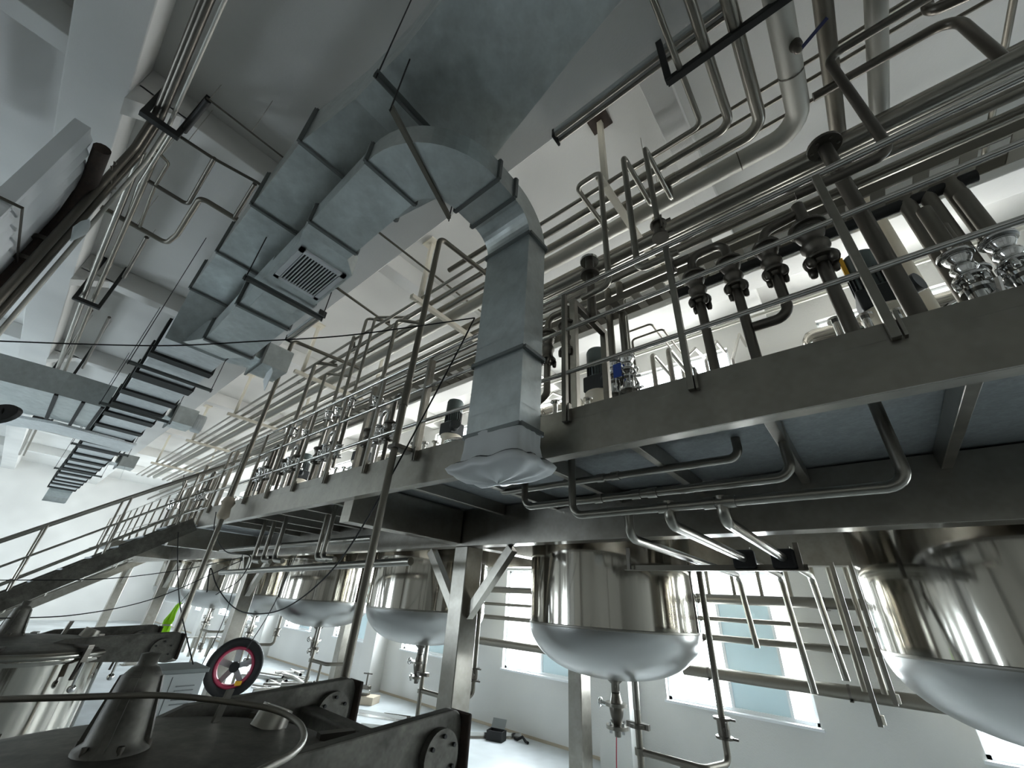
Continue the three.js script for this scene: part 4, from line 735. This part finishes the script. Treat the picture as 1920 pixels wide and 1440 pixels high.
// portable fan on a trolley
{
  const t = thing('portable_fan', 'black drum fan with a red inner ring on a small trolley', 'fan'); { const c = PX(440, 1250, -10.55); t.position.set(c.x, 0, c.z); t.rotation.y = 1.15; }
  const c = V(0, 0.945, 0);
  mesh('drum', lathe([[0.47, -0.14], [0.5, -0.12], [0.5, 0.12], [0.47, 0.14], [0.36, 0.13], [0.36, -0.13], [0.47, -0.14]], 48).rotateX(Math.PI / 2).translate(0, c.y, 0), M.rubber, t);
  mesh('inner_ring', lathe([[0.37, -0.02], [0.37, 0.1], [0.3, 0.09], [0.29, -0.01], [0.37, -0.02]], 40).rotateX(Math.PI / 2).translate(0, c.y, 0), M.pink, t);
  for (let k = 0; k < 5; k++) mesh('blade', new THREE.BoxGeometry(0.11, 0.26, 0.012).rotateY(0.5).translate(0, 0.19, 0).rotateZ(k * 1.2566).translate(0, c.y, 0), M.cabinet, t);
  mesh('hub', cyl(V(0, c.y, -0.06), V(0, c.y, 0.09), 0.09), M.black, t); mesh('badge', rb(0.1, 0.22, c.y - 0.3, c.y - 0.22, 0.1, 0.115, 0.01), M.yellow, t);
  mesh('trolley', [rb(-0.35, 0.35, 0.38, 0.44, -0.22, 0.22, 0.01), ...[[-0.3, -0.18], [0.3, -0.18], [-0.3, 0.18], [0.3, 0.18]].map(([x, z]) => cyl(V(x, 0.06, z), V(x, 0.4, z), 0.02))], M.cast, t);
  for (const [x, z] of [[-0.3, -0.18], [0.3, -0.18], [-0.3, 0.18], [0.3, 0.18]]) mesh('wheel', cyl(V(x - 0.02, 0.06, z), V(x + 0.02, 0.06, z), 0.06), M.rubber, t);
}
// high-visibility vest on a wire by the standing pipe
{
  const t = thing('safety_vest', 'neon yellow-green safety vest hung up beside the standing pipe', 'vest'), p = PZ(320, 1158, -2.02);
  const w = [[0.012, 0.2], [0.03, 0.16], [0.045, 0.06], [0.07, -0.03], [0.06, -0.08], [0.085, -0.17], [0.07, -0.23]];
  mesh('cloth', quadLoft(w.map(([r, y], i) => Array.from({ length: 12 }, (_, k) => { const a = k / 12 * 2 * Math.PI, q = r * (1 + 0.25 * Math.sin(3 * a + i)); return V(p.x + q * Math.cos(a), p.y + y, p.z + (i - 3) * 0.015 + q * 0.8 * Math.sin(a)); }))), M.vest, t);
  mesh('reflective_band', quadLoft([0, 1].map((i) => Array.from({ length: 12 }, (_, k) => { const a = k / 12 * 2 * Math.PI, q = 0.075 * (1 + 0.25 * Math.sin(3 * a + 4)); return V(p.x + q * Math.cos(a), p.y - 0.1 + i * 0.02, p.z + 0.016 + q * 0.8 * Math.sin(a)); }))), M.reflect, t);
  mesh('hook_wire', cyl(V(p.x, p.y + 0.2, p.z - 0.045), V(-7.49, p.y + 0.42, -2.0), 0.004, 0.004, 6), M.black, t);
}

// ================================================================ CONDUITS ON THE HALL SIDE
{
  const note = ['brownish', 'dark', 'greyish', 'shiny'];
  [[0, 0, 0.045, M.cast], [0.11, 0.04, 0.04, M.cast], [-0.1, 0.03, 0.03, M.pipeDull], [0.03, -0.1, 0.022, M.wrap]].forEach(([dx, dz, r, m], i) => {
    const a = PY(395, 0, 7.5), b = PY(298, 226, 7.5);
    pipeLine('riser_conduit', note[i] + ' conduit of the bundle bending from the ceiling down the hall side', [V(a.x + 1.2, 7.5, a.z + dz), V(b.x + dx, 7.5, b.z + dz), V(b.x - 0.35 + dx, 7.1, b.z + dz), V(-6.02 + dx, 6.3, 0.95 + dz), V(-6.0 + dx, 1.0, 0.95 + dz)], r, m, undefined, 0.2);
  });
  const w = thing('wrapped_riser', 'white plastic wrapped riser beside the conduit bundle', 'duct');
  const prof = (y, k) => { const q = []; for (let i = 0; i <= 14; i++) q.push(V(-5.02 - 1.16 * i / 14, y, 1.14 + 0.02 * Math.sin(i * 2.1 + k) + (i % 3 === 1 ? 0.018 : 0))); for (let i = 14; i >= 0; i--) q.push(V(-5.02 - 1.16 * i / 14, y, 1.27 + 0.015 * Math.sin(i * 1.7 + k))); return q; };
  mesh('film', quadLoft([0, 1, 2, 3, 4, 5, 6].map((k) => prof(0.2 + k * 1.04, k * 0.2))), M.frame, w);
  mesh('top_fold', quadLoft([prof(6.44, 1.2), prof(6.5, 1.2).map((p) => V(-5.6 + (p.x + 5.6) * 0.6, p.y, 1.2 + (p.z - 1.2) * 0.6)), prof(6.51, 1.2).map((p) => V(-5.6 + (p.x + 5.6) * 0.02, p.y, 1.2 + (p.z - 1.2) * 0.02))]), M.frame, w);
  for (const y of [4.1, 5.2]) mesh('tie_band', [bx(-6.21, -4.99, y, y + 0.025, 1.09, 1.1), bx(-6.21, -4.99, y, y + 0.025, 1.3, 1.31), bx(-4.99, -4.98, y, y + 0.025, 1.09, 1.31), bx(-6.22, -6.21, y, y + 0.025, 1.09, 1.31)], M.cast, w);
  const l = pipeLine('lagged_pipe', 'brown lagged pipe with bands running down beside the white wrapped riser', [V(-5.3, 6.5, 1.06), V(-5.9, 6.4, 1.06), V(-6.14, 6.0, 1.06), V(-6.14, 1.0, 1.06)], 0.075, M.rust, undefined, 0.2);
  for (const y of [5.6, 5.3, 4.6, 3.9]) mesh('band', flangeGeo(V(-6.14, y, 1.06), V(0, 1, 0), 0.1, 0.05), M.cast, l);
  mesh('clip', [cyl(V(-5.75, 6.78, 1.0), V(-6.0, 6.6, 0.9), 0.018), cyl(V(-5.75, 6.7, 1.0), V(-6.0, 6.52, 0.9), 0.012)], M.cast, l);
  const r = thing('plastic_scrap', 'pale scrap of plastic film caught on the conduits', 'scrap'), q = PZ(150, 432, 0.8); mesh('film_piece', lathe([[0.01, 0.16], [0.04, 0.1], [0.055, 0.0], [0.03, -0.08], [0.004, -0.16]], 9).translate(q.x, q.y, q.z), M.plastic, r);
}
// long conduits under the beam on U hangers
[[0.96, 7.32, 0.045, M.pipe], [0.82, 7.32, 0.035, M.pipeDull]].forEach(([z, y, r, m], i) => { pipeLine('hall_conduit', i ? 'thinner long conduit lying in the U hangers' : 'thicker long conduit lying in the U hangers', [V(-6.2, y + 0.2, z), V(-10.6, y - 0.02, z), V(-16, y - 0.02, z), V(-30, y - 0.05, z + 0.2)], r, m); });
for (const [x, z0, z1, y] of [[-5.35, 0.66, 1.06, 7.38], [-10.75, 0.66, 1.08, 7.22], [-15.9, 0.6, 1.06, 7.22], [-21.3, 0.6, 1.1, 7.2]]) {
  const t = thing('conduit_hanger', x > -6 ? 'black square U hanger at the conduit bend' : 'dark U hanger under a cross beam holding the conduits', 'hanger', x > -6 ? undefined : 'U hangers of the hall conduits');
  mesh('cross_bar', rb(x - 0.04, x + 0.04, y - 0.08, y, z0, z1, 0.006), M.blackFlange, t);
  for (const z of [z0 + 0.03, z1 - 0.03]) mesh('side_post', rb(x - 0.03, x + 0.03, y, CEIL, z - 0.03, z + 0.03, 0.006), M.blackFlange, t);
}
// sprinkler pipework under the ceiling
const SPR = [
  [[[300, 232], [400, 297], [482, 342], [560, 400]], 0.022, 'thin dark sprinkler main crossing under the ceiling', M.cast],
  [[[402, 297], [352, 384], [273, 336]], 0.03, 'dark sprinkler branch with a square turn', M.cast],
  [[[190, 388], [312, 456], [332, 440], [376, 370], [455, 418], [545, 472]], 0.04, 'thick grey stepped sprinkler pipe', M.pipeDull],
  [[[288, 276], [316, 306], [290, 350], [262, 425]], 0.022, 'thin grey sprinkler drop with two bends', M.pipeDull],
  [[[325, 245], [262, 345], [205, 500]], 0.028, 'grey sprinkler pipe running along the ceiling bay', M.pipe],
  [[[478, 345], [438, 410]], 0.03, 'short dark sprinkler stub by the main duct', M.cast],
  [[[390, 188], [345, 246]], 0.035, 'dark square post at the ceiling conduit hanger', M.blackFlange],
  [[[387, 183], [545, 306]], 0.012, 'thin dark line along the first cross beam', M.cast],
  [[[275, 445], [232, 520]], 0.03, 'dark stub pipe near the second cross beam', M.cast],
  [[[205, 595], [155, 690]], 0.03, 'dark ceiling pipe beyond the second cross beam', M.cast],
  [[[172, 582], [115, 680]], 0.025, 'slim dark ceiling pipe beyond the second cross beam', M.cast],
];
for (const [p, r, lab, m] of SPR) { const q = p.map(([x, y]) => PY(x, y, 7.5)), t = pipeLine('sprinkler_pipe', lab, q, r, m); for (const k of [0.5]) { const a = q[0].clone().lerp(q[1], k); mesh('hanger_rod', cyl(a, up(a, CEIL), 0.004, 0.004, 6), M.wrap, t); } }
// pipe loops seen past the grille
{ const a = PY(690, 420, 7.3), b = PY(1000, 660, 7.3), t = pipeLine('cross_line', 'thin steel line crossing from the duct to the rack', [a, b], 0.018, M.pipeDull); mesh('hanger_rod', cyl(a, up(a, 7.7), 0.006, 0.006, 6), M.black, t); mesh('hanger_rod', cyl(b, up(b, CEIL), 0.006, 0.006, 6), M.black, t); }
pipeLine('cross_line', 'steel line with a cross fitting below the ceiling beyond the grille', [PY(590, 510, 7.2), PY(745, 620, 7.2)], 0.024, M.pipeDull);
pipeLine('cross_line', 'blind ended pipe with a round cap behind the vertical duct', [PY(842, 507, 7.2), PY(925, 455, 7.2)], 0.04, M.pipeDull);
// fire pipe in the corner and bracket at the hall side
tag(mesh('fire_pipe', cyl(V(-8.2, 7.7, 2.95), V(-5.0, 7.7, 2.95), 0.14), M.darkred), 'dark red fire pipe under the ceiling at the hall side', 'pipe');
{
  const t = thing('perforated_bracket', 'black slotted cable bracket sticking out by the conduits', 'bracket'), c = PZ(5, 778, 0.42);
  const s = new THREE.Shape(); s.absellipse(0, 0, 0.12, 0.07, 0, Math.PI * 2); for (const x of [-0.04, 0.03]) { const h = new THREE.Path(); h.absellipse(x, 0.01, 0.012, 0.03, 0, Math.PI * 2); s.holes.push(h); }
  mesh('plate', new THREE.ExtrudeGeometry(s, { depth: 0.04, bevelEnabled: true, bevelSize: 0.006, bevelThickness: 0.006 }).rotateZ(0.35).rotateY(0.9).translate(c.x, c.y, c.z), M.black, t);
  mesh('arm', bar(c.clone(), c.clone().add(V(-0.4, -0.16, 0.5)), 0.05, 0.03), M.black, t);
}

// ================================================================ CABLES
const cable = (pts, label, r = 0.008) => tag(mesh('power_cable', spline(pts, r, 70, 6), M.rubber), label, 'cable');
cable([PX(-40, 638, -6.0), PX(150, 645, -5.6), PX(320, 648, -5.0), PX(480, 640, -4.4), PX(640, 630, -3.8), PX(780, 612, -3.1), PX(890, 596, -2.5)], 'black cable stretched across the hall in front of the ducts');
cable([PZ(890, 596, -2.12), PZ(868, 640, -2.1), PZ(810, 750, -2.08), PZ(740, 880, -2.06), PZ(690, 970, -2.1), PZ(630, 1060, -2.2), PZ(560, 1125, -2.3), PZ(500, 1150, -2.4), PZ(440, 1140, -2.4), PZ(405, 1095, -2.3), PZ(395, 1065, -2.2), PZ(388, 1110, -2.2)], 'black cable hanging in a long loop below the platform edge');
cable([PZ(405, 960, -2.1), PZ(402, 995, -2.1), PZ(425, 1035, -2.2), PZ(470, 1045, -2.4), PZ(455, 1080, -2.4), PZ(405, 1115, -2.4)], 'black cable looped over the pipe below the stair head', 0.007);
cable([PZ(345, 890, -2.0), PZ(335, 980, -2.0), PZ(333, 1060, -2.0), PZ(337, 1130, -2.0), PZ(350, 1195, -2.0), PZ(362, 1245, -2.0)], 'black cable hanging straight down beside the stair stringer', 0.007);
cable([PZ(455, 1040, -3.4), PZ(420, 1160, -3.6), PZ(378, 1248, -3.7)], 'taut black cable running down to the control cabinet', 0.008);
cable([PZ(556, 1040, -4.0), PZ(510, 1140, -4.0), PZ(462, 1218, -3.9)], 'taut black cable running down to the drum fan', 0.008);
cable([PX(-20, 1088, -9.0), PX(200, 1085, -8.6), PX(330, 1070, -8.2), PZ(455, 1045, -2.3)], 'thin black cable drawn behind the stair', 0.006);
cable([PX(-20, 1160, -7.2), PX(140, 1153, -7.4), PX(280, 1125, -7.6), PZ(455, 1050, -2.25)], 'thin black cable drawn below the stair stringer', 0.006);
tag(mesh('red_wire', spline([V(-2.85, 1.1, -5.5), V(-2.86, 0.8, -5.48), V(-2.84, 0.55, -5.46), V(-2.87, 0.3, -5.45), V(-2.85, 0.02, -5.42)], 0.006, 30, 5), M.red), 'thin red wire hanging from the tank outlet valve', 'wire');

// ================================================================ THINGS ON THE FLOOR
const cutGeo = [0.5, 0.8, 1.1].map((L) => { const g = mergeGeometries([new THREE.CylinderGeometry(0.05, 0.05, L, 14, 1, true), new THREE.CylinderGeometry(0.042, 0.042, L, 14, 1, true), new THREE.RingGeometry(0.042, 0.05, 14).rotateX(-Math.PI / 2).translate(0, L / 2, 0), new THREE.RingGeometry(0.042, 0.05, 14).rotateX(Math.PI / 2).translate(0, -L / 2, 0)]); return g.rotateZ(Math.PI / 2).translate(0, 0.05, 0); });
const pm = std({ color: 0xb5b3ae, roughness: 0.3, metalness: 1, side: THREE.DoubleSide });
const pile = [];
for (let k = 0; k < 30; k++) {
  const p = PY(rr(470, 560), rr(1272, 1306), 0), m = new THREE.Mesh(cutGeo[k % 3], pm); m.name = numbered('pipe_offcut');
  m.position.set(p.x, 0.09 * Math.floor(k / 11), p.z); m.rotation.y = rr(-0.5, 0.9) + (k % 4 === 0 ? 1.2 : 0); m.castShadow = m.receiveShadow = true; scene.add(m);
  tag(m, 'stainless pipe offcut in the heap on the floor near the drum fan', 'pipe', 'pipe offcuts heaped on the floor');
}
for (const [px, py, a, L, lab] of [[700, 1345, 0.4, 2, 'pale steel angle lying on the floor by the wall, beside the wood scraps'], [760, 1352, 0.5, 1, 'short steel profile lying on the floor near the wall'], [700, 1370, 0.6, 0, 'stubby steel profile lying on the floor'], [905, 1385, 0.9, 2, 'long pale strip leaning towards the wall base']]) {
  const p = PY(px, py, 0), g = thing('steel_profile', lab, 'profile'); g.position.copy(p); g.rotation.y = a; mesh('web', bx(-0.3 - 0.25 * L, 0.3 + 0.25 * L, 0, 0.012, -0.05, 0.05), M.pipeBright, g); mesh('leg', bx(-0.3 - 0.25 * L, 0.3 + 0.25 * L, 0.012, 0.09, -0.05, -0.04), M.pipeBright, g);
}
{
  const p = PY(930, 1388, 0), t = thing('tool_box', 'small black open tool box on the floor by the wall', 'box'); t.position.copy(p); t.rotation.y = 0.3;
  mesh('tray', [bx(-0.17, 0.17, 0, 0.01, -0.11, 0.11), bx(-0.17, 0.17, 0, 0.16, -0.11, -0.1), bx(-0.17, 0.17, 0, 0.16, 0.1, 0.11), bx(-0.17, -0.16, 0, 0.16, -0.1, 0.1), bx(0.16, 0.17, 0, 0.16, -0.1, 0.1)], M.black, t); mesh('lid', bar(V(-0.02, 0.16, -0.11), V(-0.02, 0.3, -0.2), 0.3, 0.012), M.galvFlange, t);
  const q = PY(978, 1392, 0), s = thing('rubber_strip', 'curled black rubber strip on the floor beside the tool box', 'strip'); mesh('strip', sweep([0, 1, 2, 3, 4].map((k) => V(q.x - 0.18 + 0.09 * k, 0.03 + (k === 2 ? 0.05 : 0), q.z + 0.03 * Math.sin(k * 2))), 0.025, 8), M.rubber, s);
}
{
  const p = PY(680, 1318, 0), t = thing('pipe_vise', 'steel pipe vise on a low wooden block beside the wall', 'tool'); t.position.copy(p); t.rotation.y = 0.5;
  mesh('block', rb(-0.35, 0.35, 0, 0.16, -0.2, 0.2, 0.01), M.mud, t); mesh('vise_body', [rb(-0.12, 0.12, 0.16, 0.36, -0.08, 0.08, 0.02), cyl(V(0, 0.36, 0), V(0, 0.62, 0), 0.02), cyl(V(-0.12, 0.6, 0), V(0.12, 0.6, 0), 0.014)], M.cast, t); mesh('jaw', rb(-0.2, 0.2, 0.22, 0.3, 0.08, 0.16, 0.02), M.pipeBright, t);
}
for (let k = 0; k < 8; k++) { const p = PY(330 + k * 11, 1215 + (k % 3) * 8, 0), t = thing('fitting_stand', 'small steel fitting standing on the far floor', 'fitting', 'fittings on the far floor'); t.position.copy(p); mesh('stem', cyl(V(0, 0, 0), V(0, 0.4 + 0.1 * (k % 3), 0), 0.05), M.pipe, t); mesh('disc', flangeGeo(V(0, 0.4 + 0.1 * (k % 3), 0), V(0, 1, 0), 0.14, 0.04), M.pipe, t); }

renderer.render(scene, camera);
